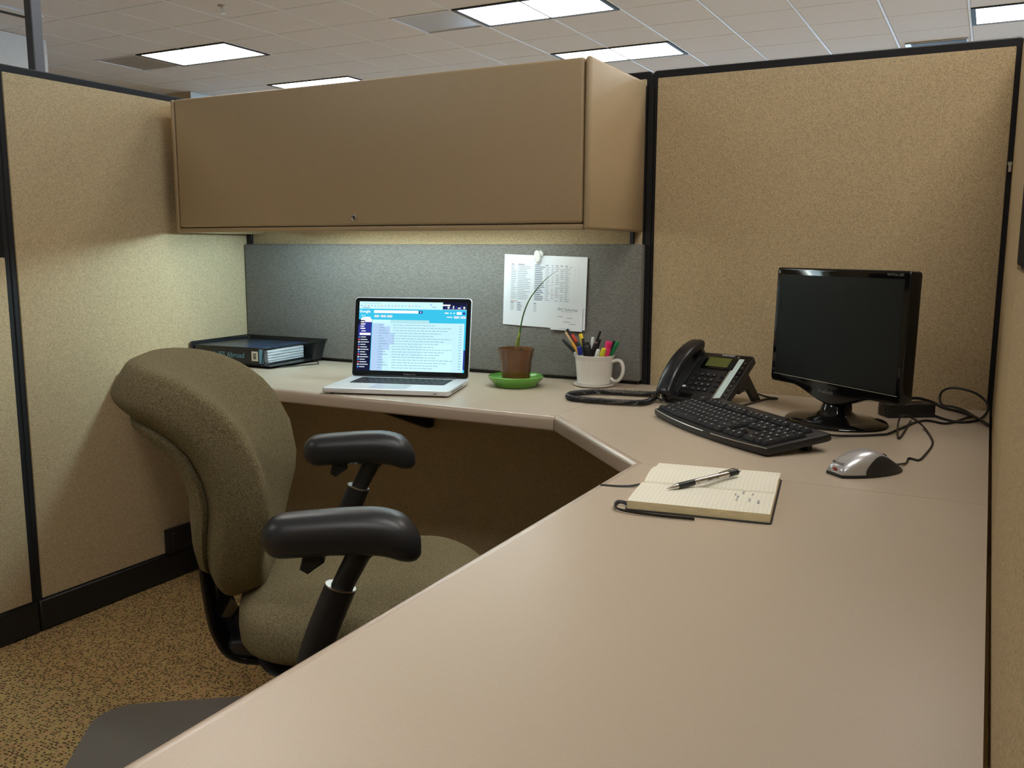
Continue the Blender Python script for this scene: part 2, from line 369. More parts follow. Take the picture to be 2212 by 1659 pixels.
# ================================================================== PARTITIONS
T = 1.622; XL = -2.446; TH = .055
def partition(label, loc, rz, L, stile=.0165, left=None, split=None, cap=.021, top_r=.012, base=True, hide=()):
    o = thing('partition_panel', label, 'partition', loc, rz)
    r = top_r; pts = [(0, .02), (L, .02)]
    for i in range(6): a = R(90*i/5); pts.append((L-r+r*math.cos(a), T-r+r*math.sin(a)))
    for i in range(6): a = R(90+90*i/5); pts.append((r+r*math.cos(a), T-r+r*math.sin(a)))
    f = bm_(); prism(f, pts, -TH, 0, .003, 1, Matrix.Rotation(R(90), 4, 'X'))
    obj('frame', f, 'frame', o)
    zb = .1
    tiles = [(zb, T-cap, 'fabric')] if not split else [(zb, split-.004, 'fabric'), (split, T-cap, 'dark_tile')]
    for z0, z1, mm in tiles:
        obj('fabric_tile' if mm == 'fabric' else 'upper_tile', box(bm_(), stile if left is None else left, L-stile, -.005, .004, z0, z1, .003, 2), mm, o)
    obj('back_tile', box(bm_(), stile, L-stile, TH-.004, TH+.005, zb, T-cap, .003, 1), 'fabric', o)
    bs = bm_(); box(bs, .002, L-.002, -.012, TH+.012, .004, zb-.002, .004, 1)
    obj('base_raceway', bs, 'base', o)
    return o
pb = partition('tan fabric partition with black trim behind the overhead cabinet', (XL, .0, 0), 0, -.9065-XL, left=.0055)
pr = partition('wide tan fabric partition with black trim behind the black monitor', (-.9065, .0, 0), 0, .9065)
pl = partition('tan fabric partition with black trim beside the office chair', (XL-.0005, -.917, 0), R(90), .917+.054)
pl2 = partition('tan partition with a dark upper tile, joined to the one beside the chair', (XL, -2.2, 0), R(90), 2.2-.9175, split=1.104)
p3 = partition('tan fabric partition running along the straight long worktop', (0.0005, .054, 0), R(-90), 1.2545, stile=.004)
p4 = partition('tan partition with a dark upper tile beside the bare end of the worktop', (.0005, -1.2015, 0), R(-90), 1.75, stile=.004, split=1.11)
p5 = partition('unseen tan fabric partition added behind the long worktop end to block low light', (0, -2.96, 0), R(180), 1.25)  # out of view, added to keep low light from under the worktops
# black slotted standards on the joint and small hardware
o = thing('slotted_standard', 'black slotted strip on the partition joint beside the overhead cabinet', 'wall strip', (-.9065, 0, 0))
f = bm_(); box(f, -.0085, .0085, -.007, -.0055, .12, T-.04); box(f, -.0155, -.0115, -.008, -.0055, .12, T-.04); box(f, .0115, .0155, -.008, -.0055, .12, T-.04)
obj('channel', f, 'frame', o, 0)
o = thing('panel_clip', 'tiny bright metal clip on the black trim by the corner above the monitor', 'clip', (-.0105, -.007, 1.325))
f = bm_(); box(f, -.005, .005, -.002, .002, .004, .012, .001, 1); obj('hook', f, 'steel', o)
f = bm_(); box(f, -.003, .004, -.002, .002, -.012, .006, .001, 1); obj('tongue', f, 'steel', o)
o = thing('power_outlet', 'black outlet box on the base of the partition behind the chair', 'outlet', (XL+.005, -.41, .1))
obj('body', box(bm_(), 0, .022, -.045, .09, 0, .085, .004, 2), 'base', o)
obj('face_plate', box(bm_(), .021, .025, -.03, .075, .012, .07, .002, 1), 'black', o)

# ================================================================== OVERHEAD CABINET
zc0, zc1, yc = 1.177, 1.591, -.3908; x0, x1 = -2.3705, -.921
cab = thing('overhead_cabinet', 'tan metal overhead cabinet with a flip-up door, hung on the partition', 'cabinet', (0, -.006, 0))
f = bm_(); box(f, x0+.012, x1-.016, yc+.03, 0, zc1-.02, zc1-.004); box(f, x0+.012, x1-.016, yc+.03, -.0, 1.213, 1.222); box(f, x0+.012, x1-.016, -.012, 0, 1.213, zc1-.01)
obj('body', f, 'cab_dark', cab, 0)
obj('end_panel', box(bm_(), x1-.018, x1, yc-.004, .0, zc0, zc1+.002, .0085, 4), 'cab', cab)
obj('end_panel', box(bm_(), x0, x0+.014, yc, .0, zc0, zc1, .003, 2), 'cab', cab)
d = obj('door', box(bm_(), x0+.0165, x1-.0215, yc, yc+.022, zc0+.0165, zc1+.001, .0075, 4), 'cab', cab)
f = bm_(); lathe(f, [(.001, 0), (.0095, 0), (.0095, .003), (.0075, .004), (.0072, .0015), (.001, .0015)], 24, Matrix.Translation((-1.651, yc, 1.215)) @ Matrix.Rotation(R(90), 4, 'X'))
lk = obj('lock', f, 'steel', d); f = bm_(); box(f, -1.6522, -1.6498, yc-.0025, yc-.001, 1.2105, 1.2195); obj('keyhole', f, 'frame', d, 0)
f = bm_(); box(f, x0+.0145, x1-.0185, yc+.004, yc+.0223, zc0, zc0+.0145, .003, 2); obj('bottom_rail', f, 'cab', cab)
obj('rail_light_stop', box(bm_(), x0+.0145, x1-.0185, yc+.0225, yc+.032, zc0+.004, 1.2135), 'cab_dark', cab, 0)  # strip added to block tube light leaking below the door
for xx in (XL+.006, -.958):
    f = bm_(); box(f, xx, xx+.024 if xx < -2 else xx+.012, -.010, -.0005, 1.1445, 1.2, .001, 1); obj('hanging_bracket', f, 'base', cab)
tl = thing('task_light', 'lit fluorescent task light under the overhead cabinet', 'lamp', (-1.55, -.22, 1.2065))
f = bm_(); box(f, -.48, .48, -.11, .045, .0035, .0062); box(f, -.48, .48, .041, .045, -.0115, .0062); box(f, -.48, -.466, -.014, .014, -.004, .0062); box(f, .466, .48, -.014, .014, -.004, .0062)
obj('housing', f, 'china', tl, 0)
f = bm_(); tube(f, [(-.464, 0, -.008), (.464, 0, -.008)], .0105, 16); obj('tube', f, 'tube', tl, 60)
rb0 = None
for k in range(6):
    if rb0 is None:
        f = bm_(); box(f, -.004, .004, -.1, -.02, -.016, .0035)
        for q in f.faces: q.material_index = 1 if q.normal.x < -.9 else 0
        rb0 = obj('fill_rib', f, ['china', 'rib_fill'], tl, 0); rb0.location = (-.40, 0, 0)  # added rib, glowing on one side only to light the partition by the chair
    else: share(rb0, tl, (-.40+.16*k, 0, 0), 'fill_rib')

tk = thing('tackboard', 'grey fabric tackboard under the overhead cabinet', 'board', (0, -.0055, 0))
obj('panel', box(bm_(), XL+.007, -.913, -.026, 0, .7475, 1.143, .005, 3), 'tack', tk)
obj('mounting_rail', box(bm_(), -2.38, -.93, -.012, 0, ZD+.001, .7475), 'base', tk, 0)

# ================================================================== WORKTOPS
xa, xb, xe, dl, yb, ZB = -.9173, -.5937, -.0100, -.6028, -.9459, .701
def edge(bm, p, q, z0=ZB, z1=ZD, r=.011, ends=(None, None)):
    """bull-nosed strip along p->q, outer side to the right of travel; an end may be cut on an axis plane"""
    p = Vector((*p, 0)); q = Vector((*q, 0)); t = (q-p).normalized(); n = Vector((t.y, -t.x, 0)); prof = [(0, z0)]
    for i in range(5): a = R(-90+90*i/4); prof.append((.016-r*.6+r*.6*math.cos(a), z0+r*.6+r*.6*math.sin(a)))
    for i in range(7): a = R(90*i/6); prof.append((.016-r+r*math.cos(a), z1-r+r*math.sin(a)))
    prof.append((0, z1))
    def cut(pt, e):
        if e is None: return pt
        ax, val = e; return pt+t*((val-pt[ax])/t[ax])
    rings(bm, [[cut(pt+n*u, e)+Vector((0, 0, z)) for u, z in prof] for pt, e in ((p, ends[0]), (q, ends[1]))]); bmesh.ops.recalc_face_normals(bm, faces=bm.faces[:]); return bm
def bracket(par, x, y, dx, dy, L):
    f = bm_(); v = Vector((dx, dy, 0)); n = Vector((-dy, dx, 0)); pts = [(0, ZB-.001), (L, ZB-.001), (L, ZB-.02), (.03, ZB-.16), (0, ZB-.16)]
    rings(f, [[Vector((x, y, 0))+v*u+n*s+Vector((0, 0, z)) for u, z in pts] for s in (-.012, .012)]); bmesh.ops.recalc_face_normals(f, faces=f.faces[:])
    obj('support_bracket', f, 'base', par, 0)
E_ = .016
wt = thing('worktop', 'beige laminate worktop carrying the laptop, under the overhead cabinet', 'desk')
obj('top', prism(bm_(), [(XL+.007, -.0065), (XL+.007, dl+E_), (xa-.0006, dl+E_), (xa-.0006, -.0065)], ZB, ZD), 'laminate', wt, 0)
obj('edge_band', edge(bm_(), (XL+.007, dl+E_), (xa-.0006, dl+E_)), 'edge', wt, 50)
for x in (-2.40, -1.65, -.96): bracket(wt, x, -.0125, 0, -1, .4)
wt = thing('worktop', 'beige laminate corner worktop carrying the phone, keyboard and monitor', 'desk')
g = Vector((xb-xa, yb-dl)).normalized(); nn = Vector((g.y, -g.x)); ia = Vector((xa, dl))-nn*E_
XA, YB = xa+.0006, yb+.0006
A0 = ia+g*((XA-ia.x)/g.x); B0 = ia+g*((YB-ia.y)/g.y)
obj('top', prism(bm_(), [(XA, -.0065), tuple(A0), tuple(B0), (xe, YB), (xe, -.0065)], ZB, ZD), 'laminate', wt, 0)
obj('edge_band', edge(bm_(), tuple(A0), tuple(B0), ends=((0, XA), (1, YB))), 'edge', wt, 50)
for x in (-.7, -.2): bracket(wt, x, -.0125, 0, -1, .4)
wt = thing('worktop', 'long bare beige laminate worktop carrying the open notebook', 'desk')
obj('top', prism(bm_(), [(xb+E_, yb-.0006), (xb+E_, -2.9), (xe, -2.9), (xe, yb-.0006)], ZB, ZD), 'laminate', wt, 0)
obj('edge_band', edge(bm_(), (xb+E_, yb-.0006), (xb+E_, -2.9)), 'edge', wt, 50)
for y in (-1.05, -2.0, -2.8): bracket(wt, -.0125, y, -1, 0, .4)

# ================================================================== CHAIR
ph = R(35)
ch = thing('office_chair', 'olive fabric swivel office chair with black adjustable arms, drawn up to the worktop', 'chair', (-1.06, -1.17, 0), ph)
SP = smooth_path([(-.187, 0, .522), (-.203, 0, .575), (-.213, 0, .64), (-.215, 0, .72), (-.245, 0, .80), (-.304, 0, .865), (-.382, 0, .916)], 10)
acc = [0]
for i in range(1, len(SP)): acc.append(acc[-1]+(SP[i]-SP[i-1]).length)
TOT = acc[-1]
def spine(s):
    s = max(0, min(TOT, s)); i = 0
    while i < len(acc)-2 and acc[i+1] < s: i += 1
    u = (s-acc[i])/(acc[i+1]-acc[i]); p = SP[i].lerp(SP[i+1], u); j0 = max(i-2, 0); j1 = min(i+3, len(SP)-1); t = (SP[j1]-SP[j0]).normalized()
    return p, t
def back_fn(off=0, k=.058):
    def fn(l, s, t):
        q = s+TOT/2; p, tg = spine(q); n = Vector((tg.z, 0, -tg.x)); v = q/TOT
        wid = 1.0-.18*max(0, .45-v)/.45-.04*max(0, v-.7)/.3
        lo = min(max(q, 0), TOT); extra = (q-lo)
        pp = p+tg*extra+n*(t+off+k*(l/.22)**2*(.35+.65*math.sin(math.pi*min(1, max(0, v)))))
        return Vector((pp.x, l*wid*.93, pp.z))
    return fn
obj('backrest', pillow(bm_(), back_fn(-.012), .228, TOT/2+.012, .055, .66, .42, 26, 72), 'chair', ch, 0 or 60)
obj('back_shell', pillow(bm_(), back_fn(-.064, .045), .20, TOT/2-.04, .016, .62, .5, 8, 48), 'chair', ch, 60)
def seat_fn(f_, l, t):
    x = .035+f_; z = .470+t*(1-.25*(abs(l)/.25)**3)
    z -= .05*max(0, (f_-.10)/.15)**2
    if t > 0: z += .012*(1-(l/.25)**2)-.018*math.exp(-((f_+.02)/.12)**2-(l/.13)**2)
    return Vector((x, l, z))
obj('seat', pillow(bm_(), seat_fn, .245, .252, .062, .62, .58, 20, 64), 'chair', ch, 60)
f = bm_(); pillow(f, lambda a, b_, t: Vector((.035+a, b_, .403+t)), .215, .225, .012, .6, .5, 8, 48); obj('seat_pan', f, 'black', ch, 60)
for s in (-1, 1):
    pth = smooth_path([(-.128, .0, .688), (-.118, 0, .688), (-.06, 0, .691), (0, 0, .693), (.05, 0, .691), (.085, 0, .681), (.106, 0, .670), (.115, 0, .665)], 6)
    f = bm_(); rs = []; n = len(pth)
    for i, p in enumerate(pth):
        u = (p.x+.130)/.247; env = min(1, math.sqrt(max(0, 1-(1-min(u/.14, 1))**2)))*min(1, math.sqrt(max(0, 1-(1-min((1-u)/.16, 1))**2)))
        env = max(env, .08); hz = (.0335+.004*u)*env; wl = (.037+.008*u)*env
        rs.append([Vector((p.x, wl*pw(math.cos(a), .8), p.z+hz*pw(math.sin(a), .85))) for a in (2*math.pi*j/24 for j in range(24))])
    rings(f, rs); bmesh.ops.recalc_face_normals(f, faces=f.faces[:]); f.transform(Matrix.Translation((0, s*.3, 0)))
    obj('armrest_pad', f, 'soft_black', ch, 60)
    f = bm_(); tube(f, [(.030, s*.3, .675), (.018, s*.3, .655), (-.003, s*.3, .615), (-.013, s*.3, .595)], [.030, .0215, .020, .020], 16, .75)
    up_ = obj('arm_post', f, 'black', ch, 60)
    f = bm_(); tube(f, [(-.0108, s*.3, .6045), (-.0118, s*.3, .602)], .0282, 20, .73); obj('collar', f, 'steel', up_, 40)
    f = bm_(); tube(f, smooth_path([(-.0115, s*.3, .602), (-.046, s*.3, .518), (-.062, s*.298, .46), (-.06, s*.27, .42), (-.03, s*.19, .412)], 5), .029, 16, .72); obj('arm_bracket', f, 'black', ch, 60)
    f = bm_(); prism(f, [(-.072, .638), (-.066, .662), (-.036, .662), (-.034, .648), (-.046, .640), (-.060, .630)], s*.3-.016, s*.3+.016, .002, 1, Matrix(((1, 0, 0, 0), (0, 0, 1, 0), (0, 1, 0, 0), (0, 0, 0, 1))))
    obj('release_lever', f, 'black', ch, 30)
f = bm_(); jp = smooth_path([(-.262, 0, .66), (-.268, 0, .58), (-.264, 0, .50), (-.252, 0, .435), (-.222, 0, .392), (-.15, 0, .380), (-.04, 0, .385)], 5); rs = []
fr_ = frames(jp)
for p, (u, v, t) in zip(jp, fr_):
    nrm = Vector((0, 1, 0)).cross(t).normalized(); rs.append([p+Vector((0, 1, 0))*(.085*pw(math.cos(a), .5))+nrm*(.011*pw(math.sin(a), .6)) for a in (2*math.pi*j/20 for j in range(20))])
rings(f, rs); bmesh.ops.recalc_face_normals(f, faces=f.faces[:]); obj('back_bar', f, 'gloss', ch, 50)
f = bm_(); tube(f, smooth_path([(-.165, -.03, .50), (-.195, -.03, .47), (-.22, -.02, .43), (-.225, -.01, .40)], 5), [.012]*5+[.016]*6+[.014]*5, 12, 1.6); obj('tilt_cover', f, 'soft_black', ch, 50)
f = bm_(); box(f, -.235, .14, -.08, .08, .385, .425, .012, 3); obj('mechanism', f, 'black', ch)
f = bm_(); lathe(f, [(.001, .1), (.03, .1), (.03, .2), (.019, .2), (.019, .375), (.001, .375)], 20); obj('gas_lift', f, 'black', ch)
f = bm_(); lathe(f, [(.001, .075), (.05, .075), (.055, .11), (.03, .125), (.001, .125)], 24); hub = obj('base_hub', f, 'black', ch)
for k in range(5):
    a = R(72*k+20); c_, s_ = math.cos(a), math.sin(a)
    f = bm_(); tube(f, [(c_*.04, s_*.04, .098), (c_*.16, s_*.16, .094), (c_*.29, s_*.29, .075)], [.026, .021, .016], 12, .7); lg = obj('base_leg', f, 'black', ch, 50)
    f = bm_()
    for q in (-.014, .014): lathe(f, [(.001, -.008), (.020, -.008), (.0235, -.005), (.0235, .005), (.020, .008), (.001, .008)], 20, Matrix.Translation((c_*.29-s_*q, s_*.29+c_*q, .0278)) @ Matrix.Rotation(a, 4, 'Z') @ Matrix.Rotation(R(90), 4, 'X'))
    lathe(f, [(.001, .03), (.006, .03), (.006, .075), (.001, .075)], 10, Matrix.Translation((c_*.29, s_*.29, 0))); obj('caster', f, 'black', lg, 40)
mt = tag(obj('chair_mat', prism(bm_(), rrect(1.2, .95, .09, 8, .55, -.47), 0.0005, .004, .001, 1), 'mat', None, 30, (-1.86, -1.10, 0), (0, 0, R(37))), 'smooth grey vinyl chair mat lying on the carpet', 'mat')

# ================================================================== LAPTOP
lp = thing('laptop', 'silver laptop open on a web mail page, on the worktop', 'laptop', (-1.446, -.549, ZD), R(17.6))
W2, D = .1785, .24
def lpos(x, y, z): return (x, y, z)
obj('base', prism(bm_(), rrect(2*W2, D, .010, 5, 0, D/2), .004, .0175, .003, 2), 'alu', lp)
for sx in (-1, 1):
    for yy in (.02, .22): obj('foot', lathe(bm_(), [(.001, 0), (.007, 0), (.007, .0045), (.001, .0045)], 12, Matrix.Translation((sx*.155, yy, 0))), 'black', lp)
kb = obj('keyboard_well', prism(bm_(), rrect(.278, .108, .004, 3, 0, .158), .0172, .01765), 'black', lp, 0)
rows_ = [[1]*14, [1]*13+[1.5], [1.5]+[1]*12+[1], [1.75]+[1]*11+[1.75], [2.25]+[1]*10+[2.25], [1, 1, 1, 1.25, 5.2, 1.25, 1, .95, .95, .95]]
kc = {}; KW = .27
for r_, row in enumerate(rows_):
    tot = sum(row); u = KW/tot; x = -KW/2; h = .0085 if r_ == 0 else .0162; y = (.2085-.0095) if r_ == 0 else .2085-.0105-.0183*r_
    for k in row:
        key = (round(k*u, 4), h)
        if key not in kc:
            f = bm_(); box(f, -(k*u)/2+.0011, (k*u)/2-.0011, 0, h-.001, 0, .0012, .0004, 1); kc[key] = obj('key', f, 'dark_key', lp, 0); kc[key].location = (x+k*u/2, y, .01765)
        else: share(kc[key], lp, (x+k*u/2, y, .01765), 'key')
        x += k*u
obj('trackpad', prism(bm_(), rrect(.105, .075, .004, 3, 0, .056), .0172, .0177), 'mouse', lp, 0)
obj('latch_notch', box(bm_(), -.019, .019, -.0006, .002, .0135, .0168, .0005, 1), 'china', lp, 0)
obj('sleep_light', box(bm_(), .135, .146, -.0006, .002, .009, .0105), 'frame', lp, 0)
obj('port_slot', box(bm_(), W2-.001, W2+.0006, .03, .16, .0095, .0112), 'frame', lp, 0)
tilt = R(12); ux = Vector((1, 0, 0)); uy = Vector((0, math.sin(tilt), math.cos(tilt))); LB = basis((0, .232, .0165), ux, uy)   # local z faces the user
LH = .237
lid = obj('lid', prism(bm_(), rrect(2*W2, LH, .010, 5, 0, LH/2), -.0065, -.001, .0015, 2, LB), 'alu', lp)
obj('bezel', prism(bm_(), rrect(2*W2-.004, LH-.004, .009, 5, 0, LH/2), -.0012, .0003, 0, 1, LB), 'gloss', lid, 0)
f = bm_(); tube(f, [(-.14, .234, .016), (.14, .234, .016)], .006, 12); obj('hinge', f, 'black', lp)
# the picture on the screen
SW, SH = .328, .205; SX0, SY0 = -SW/2, .019
names = ['s_base', 's_lav', 's_sky', 's_pale', 's_white', 's_dark', 's_navy', 's_text', 's_tab', 's_grey', 's_red', 's_blue']; ix = {n: i for i, n in enumerate(names)}
f = bm_(); lay = [.0006]
def uq(u0, u1, v0, v1, n, lv):  # u right 0..1, v DOWN 0..1
    quad(f, SX0+u0*SW, SX0+u1*SW, SY0+(1-v1)*SH, SY0+(1-v0)*SH, .0005+.00012*lv, ix[n], lambda x, y, z: LB @ Vector((x, y, z)))
uq(0, 1, 0, 1, 's_sky', 0); uq(0, 1, 0, .105, 's_pale', 1); uq(.78, 1, .0, .10, 's_dark', 2); uq(.775, .85, .03, .05, 's_white', 3)
for k in range(8): uq(.80+.024*k, .812+.024*k+.006*(k % 3), .045+.012*(k % 3), .09, 's_grey' if k % 2 else 's_navy', 3)
for k in range(18): uq(.015+.032*k, .026+.032*k, .055, .066, ('s_blue', 's_text', 's_red', 's_text')[k % 4], 2)
uq(.03, .10, .082, .094, 's_text', 2); uq(.665, .675, .03, .045, 's_blue', 2); uq(.68, .72, .065, .075, 's_text', 2); uq(.02, .2, .02, .03, 's_tab', 2)
uq(.14, .555, .125, .165, 's_white', 2); uq(.56, .595, .128, .165, 's_navy', 2); uq(.572, .583, .14, .152, 's_white', 3)
for a, b2 in ((.145, .19), (.205, .255), (.265, .315), (.885, .935), (.945, .995)): uq(a, b2, .195, .228, 's_grey', 2)
for a, b2 in ((.80, .835), (.85, .862), (.88, .892)): uq(a, b2, .145, .16, 's_white', 2)
uq(.91, .955, .135, .172, 's_white', 2); uq(.965, .988, .137, .17, 's_navy', 2); uq(.82, .87, .205, .216, 's_white', 2)
uq(0, .125, .26, 1, 's_dark', 1); uq(.0, .125, .30, .5, 's_navy', 2); uq(0, .04, .27, .34, 's_dark', 3)
for a, b2, c, d_ in ((.03, .07, .23, .25), (.05, .11, .225, .26), (.02, .12, .248, .275), (.06, .125, .262, .30)): uq(a, b2, c, d_, 's_white', 3)
uq(.13, .985, .30, 1, 's_base', 1); uq(.13, .30, .28, .32, 's_base', 2); uq(.13, .66, .262, .31, 's_tab', 2); uq(.13, .30, .262, .31, 's_pale', 3)
uq(.13, .24, .31, 1, 's_lav', 2); uq(.24, .30, .36, .70, 's_lav', 2); uq(.30, .34, .45, .62, 's_lav', 2); uq(.30, .60, .82, 1, 's_pale', 2); uq(.60, .88, .6, 1, 's_pale', 2)
for k in range(4): uq(.02, .055+.01*(k % 2), .29+.032*k, .305+.032*k, 's_white', 4)
uq(.015, .118, .458, .49, 's_white', 4); uq(.03, .07, .425, .437, 's_white', 4)
for k in range(13):
    uq(.004, .020, .51+.036*k, .53+.036*k, ('s_blue', 's_red', 's_grey')[k % 3], 4); uq(.026, .075+.03*((k*7) % 3)/2, .513+.036*k, .525+.036*k, 's_grey', 4)
for k in range(17):
    v = .335+.0385*k
    uq(.195, .225+.04*((k*5) % 4)/2, v, v+.010, 's_text', 4)
    u = .325
    while u < .70+.16*((k*3) % 4)/3:
        l_ = .015+.03*random.random(); uq(u, u+l_, v, v+.0085, 's_text', 4); u += l_+.007
    uq(.94, .965, v, v+.009, 's_text', 4)
uq(.985, 1, .3, .68, 's_sky', 2); uq(.985, 1, .68, .96, 's_navy', 2)
obj('screen', f, names, lid, 0)
text('screen_lettering', 'Google', .0115, 's_white', lid, LB @ Matrix.Translation((SX0+.055*SW, SY0+SH*.855, .0013)), bold=.0002)
text('screen_lettering', 'Gmail', .0055, 's_white', lid, LB @ Matrix.Translation((SX0+.04*SW, SY0+SH*.795, .0013)))
text('bezel_lettering', 'MacBook Pro', .0068, 'grey_print', lid, LB @ Matrix.Translation((0, .0098, .0006)))

# ================================================================== TRAY AND BINDER
tx0, tx1, ty0, ty1 = -2.43, -2.062, -.305, -.036
tr = thing('letter_tray', 'black wire mesh letter tray on the worktop, in the corner of the partitions', 'tray', (0, 0, ZD))
f = bm_(); box(f, tx0+.012, tx1-.02, ty0+.01, ty1-.004, .0085, .0095); obj('floor_mesh', f, 'wire', tr, 0)
def wall4(pa, pb_, za, zb_, dx=0, dy=0):
    f = bm_(); a = Vector((*pa, 0)); c = Vector((*pb_, 0)); n = Vector((-(c-a).y, (c-a).x, 0)).normalized()*.0006; fl = Vector((dx, dy, 0))
    rings(f, [[p+Vector((0, 0, za))-n, p+Vector((0, 0, za))+n, p+fl+Vector((0, 0, zb_))+n, p+fl+Vector((0, 0, zb_))-n] for p in (a, c)]); bmesh.ops.recalc_face_normals(f, faces=f.faces[:]); return f
obj('side_mesh', wall4((tx0+.012, ty0+.0), (tx0+.012, ty1-.004), .009, .074, -.01, 0), 'wire', tr, 0)
obj('side_mesh', wall4((tx0+.012, ty1-.006), (tx1-.022, ty1-.006), .009, .076, 0, .004), 'wire', tr, 0)
obj('side_mesh', wall4((tx1-.022, ty1-.006), (tx1-.024, ty1-.055), .009, .076, .02, .002), 'wire', tr, 0)
f = bm_(); tube(f, [(tx0, ty0, .074), (tx0, ty1, .077), (tx1, ty1, .077), (tx1-.004, ty0+.012, .070), (tx1-.045, ty0+.004, .066)], .0022, 6); obj('rim_wire', f, 'wire', tr)
f = bm_(); tube(f, [(tx1-.045, ty0+.004, .066), (tx1-.055, ty0+.004, .0085)], .002, 6); tube(f, [(tx0, ty0, .074), (tx0+.012, ty0, .0085)], .004, 6); obj('corner_wire', f, 'wire', tr)
for pts in ([(-2.095, ty0+.055, .0085), (-2.085, ty0+.050, .002), (-2.035, ty0+.19, .002), (-2.05, ty0+.2, .0085)], [(tx0+.03, ty0+.05, .0085), (tx0+.03, ty0+.05, .002), (tx0+.03, ty1-.05, .002), (tx0+.03, ty1-.05, .0085)]):
    f = bm_(); tube(f, pts, .002, 6); obj('wire_foot', f, 'wire', tr)
bi = thing('ring_binder', 'thick black ring binder full of papers, lying in the letter tray', 'binder', (-2.275, -.19, ZD+.010), R(4))
bw, bd, bh = .146, .105, .056
f = bm_(); box(f, -bw, bw, -bd, -bd+.003, 0, bh, .001, 1); obj('spine', f, 'binder', bi)
obj('cover', box(bm_(), -bw, bw, -bd+.001, bd+.025, bh-.003, bh, .001, 1), 'binder_blue', bi); obj('cover', box(bm_(), -bw, bw, -bd+.001, bd+.025, 0, .003, .001, 1), 'binder', bi)
obj('paper_stack', box(bm_(), -bw+.012, bw-.005, -bd+.028, bd+.01, .0032, bh-.010, .002, 1), 'sheets', bi)
f = bm_(); box(f, -.08, .08, -bd+.003, -bd+.022, .003, .008); tube(f, smooth_path([(.07, -bd+.012, .008), (.07, -bd+.012, .045), (.07, -bd+.04, .046)], 5), .0015, 6); obj('ring_mechanism', f, 'steel', bi)
f = bm_()
for k in range(4): box(f, bw-.0052, bw-.0045, -bd+.028, bd+.01, .010+.009*k, .0112+.009*k)
obj('divider_sheet', f, 'binder', bi, 0)
BS = basis((.066, -bd-.0004, bh/2), (1, 0, 0), (0, 0, 1))
text('spine_lettering', 'Study with IES Abroad', .0245, 'spine_blue', bi, BS, 'RIGHT', bold=.0002)
f = bm_(); quad(f, .098, .121, .0, 0, 0); f.free()
f = bm_(); prism(f, [(.096, .012), (.122, .012), (.122, .044), (.096, .044)], bd, bd+.0006, 0, 1, Matrix(((1, 0, 0, 0), (0, 0, -1, 0), (0, 1, 0, 0), (0, 0, 0, 1)))); obj('logo_patch', f, 'cream', bi, 0)
text('logo_lettering', 'IES', .017, 'binder', bi, basis((.109, -bd-.0009, .028), (0, 0, 1), (-1, 0, 0)), bold=.0006)
f = bm_(); box(f, .127, .144, -bd-.0005, -bd, .004, .052); obj('spine_stripe', f, 'spine_blue', bi, 0)

# ================================================================== PAPERS ON THE TACKBOARD
yp_ = -.0335
pc = at_y(1176, 630, yp_)
sh = thing('printed_sheet', 'white printed contact list pinned to the grey tackboard', 'paper', (pc.x, yp_, pc.z), 0)
rp = R(1.6)
PB = basis((0, 0, 0), (math.cos(rp), 0, -math.sin(rp)), (math.sin(rp), 0, math.cos(rp)))
f = bm_(); nx = 14
for j in range(nx):
    for (a0, a1) in ((j/nx, (j+1)/nx),):
        def cv(u, y): return PB @ Vector(((u-.5)*.279, y, .0006+.004*max(0, u-.75)**2*16+.0015*math.sin(u*6)**2))
        bot = lambda u: -.108
        f.faces.new([f.verts.new(cv(a0, bot(a0))), f.verts.new(cv(a1, bot(a1))), f.verts.new(cv(a1, .108)), f.verts.new(cv(a0, .108))])
bmesh.ops.remove_doubles(f, verts=f.verts[:], dist=1e-6); ext = bmesh.ops.solidify(f, geom=f.faces[:], thickness=.0003)
obj('sheet', f, 'paper', sh, 60)
f = bm_()
def pz(u): return .0006+.004*max(0, u-.75)**2*16+.0015*math.sin(u*6)**2+.0007
def pq(u0, u1, v0, v1, mi=0):
    fc = f.faces.new([f.verts.new(PB @ Vector(((u-.5)*.279, .108-v*.216, pz(u)))) for u, v in ((u0, v1), (u1, v1), (u1, v0), (u0, v0))]); fc.material_index = mi
colx = ((.09, .07), (.175, .16), (.38, .12), (.51, .055), (.585, .025), (.63, .05), (.69, .05), (.745, .055))
for k in range(19):
    v = .155+.0255*k
    for c_, (u, wd) in enumerate(colx):
        if (k*c_+c_) % 7 == 6 and c_ > 3: continue
        l_ = wd*(.55+.45*random.random()); pq(u, u+l_, v, v+.0085 if c_ != 2 else v+.010, 1 if c_ == 2 else (2 if (k == 15 and c_ == 4) else 0))
for c_, (u, wd) in enumerate(colx): pq(u, u+wd*.5, .13, .139, 1)
pq(.80, .82, .145, .154, 0)
for u in (.165, .37, .50, .578, .622, .685, .74, .80, .86, .90): pq(u, u+.0012, .125, .65, 0)
for k in range(5):
    for u, wd in ((.09, .06), (.175, .07), (.375, .05)): pq(u, u+wd*(.6+.4*random.random()), .67+.026*k, .679+.026*k, 1 if k == 0 or u == .175 else 0)
pq(.09, .17, .652, .660, 2)
obj('printed_table', f, ['ink', 'ink_dark', 'ink_red'], sh, 0)
k_ = at_y(1223.5, 688, yp_-.006)
cdn = thing('printed_card', 'white card with printed heading overlapping the pinned contact list', 'paper', (k_.x, yp_-.0062, k_.z))
obj('sheet', box(bm_(), -.052, .052, -.0002, .0002, -.0365, .035, 0, 1, Matrix.Rotation(rp, 4, 'Y')), 'paper', cdn, 0)
text('heading', 'EDC Technology', .0095, 'ink_dark', cdn, basis((.004, -.0006, .026), (math.cos(rp), 0, -math.sin(rp)), (0, 0, 1)))
f = bm_()
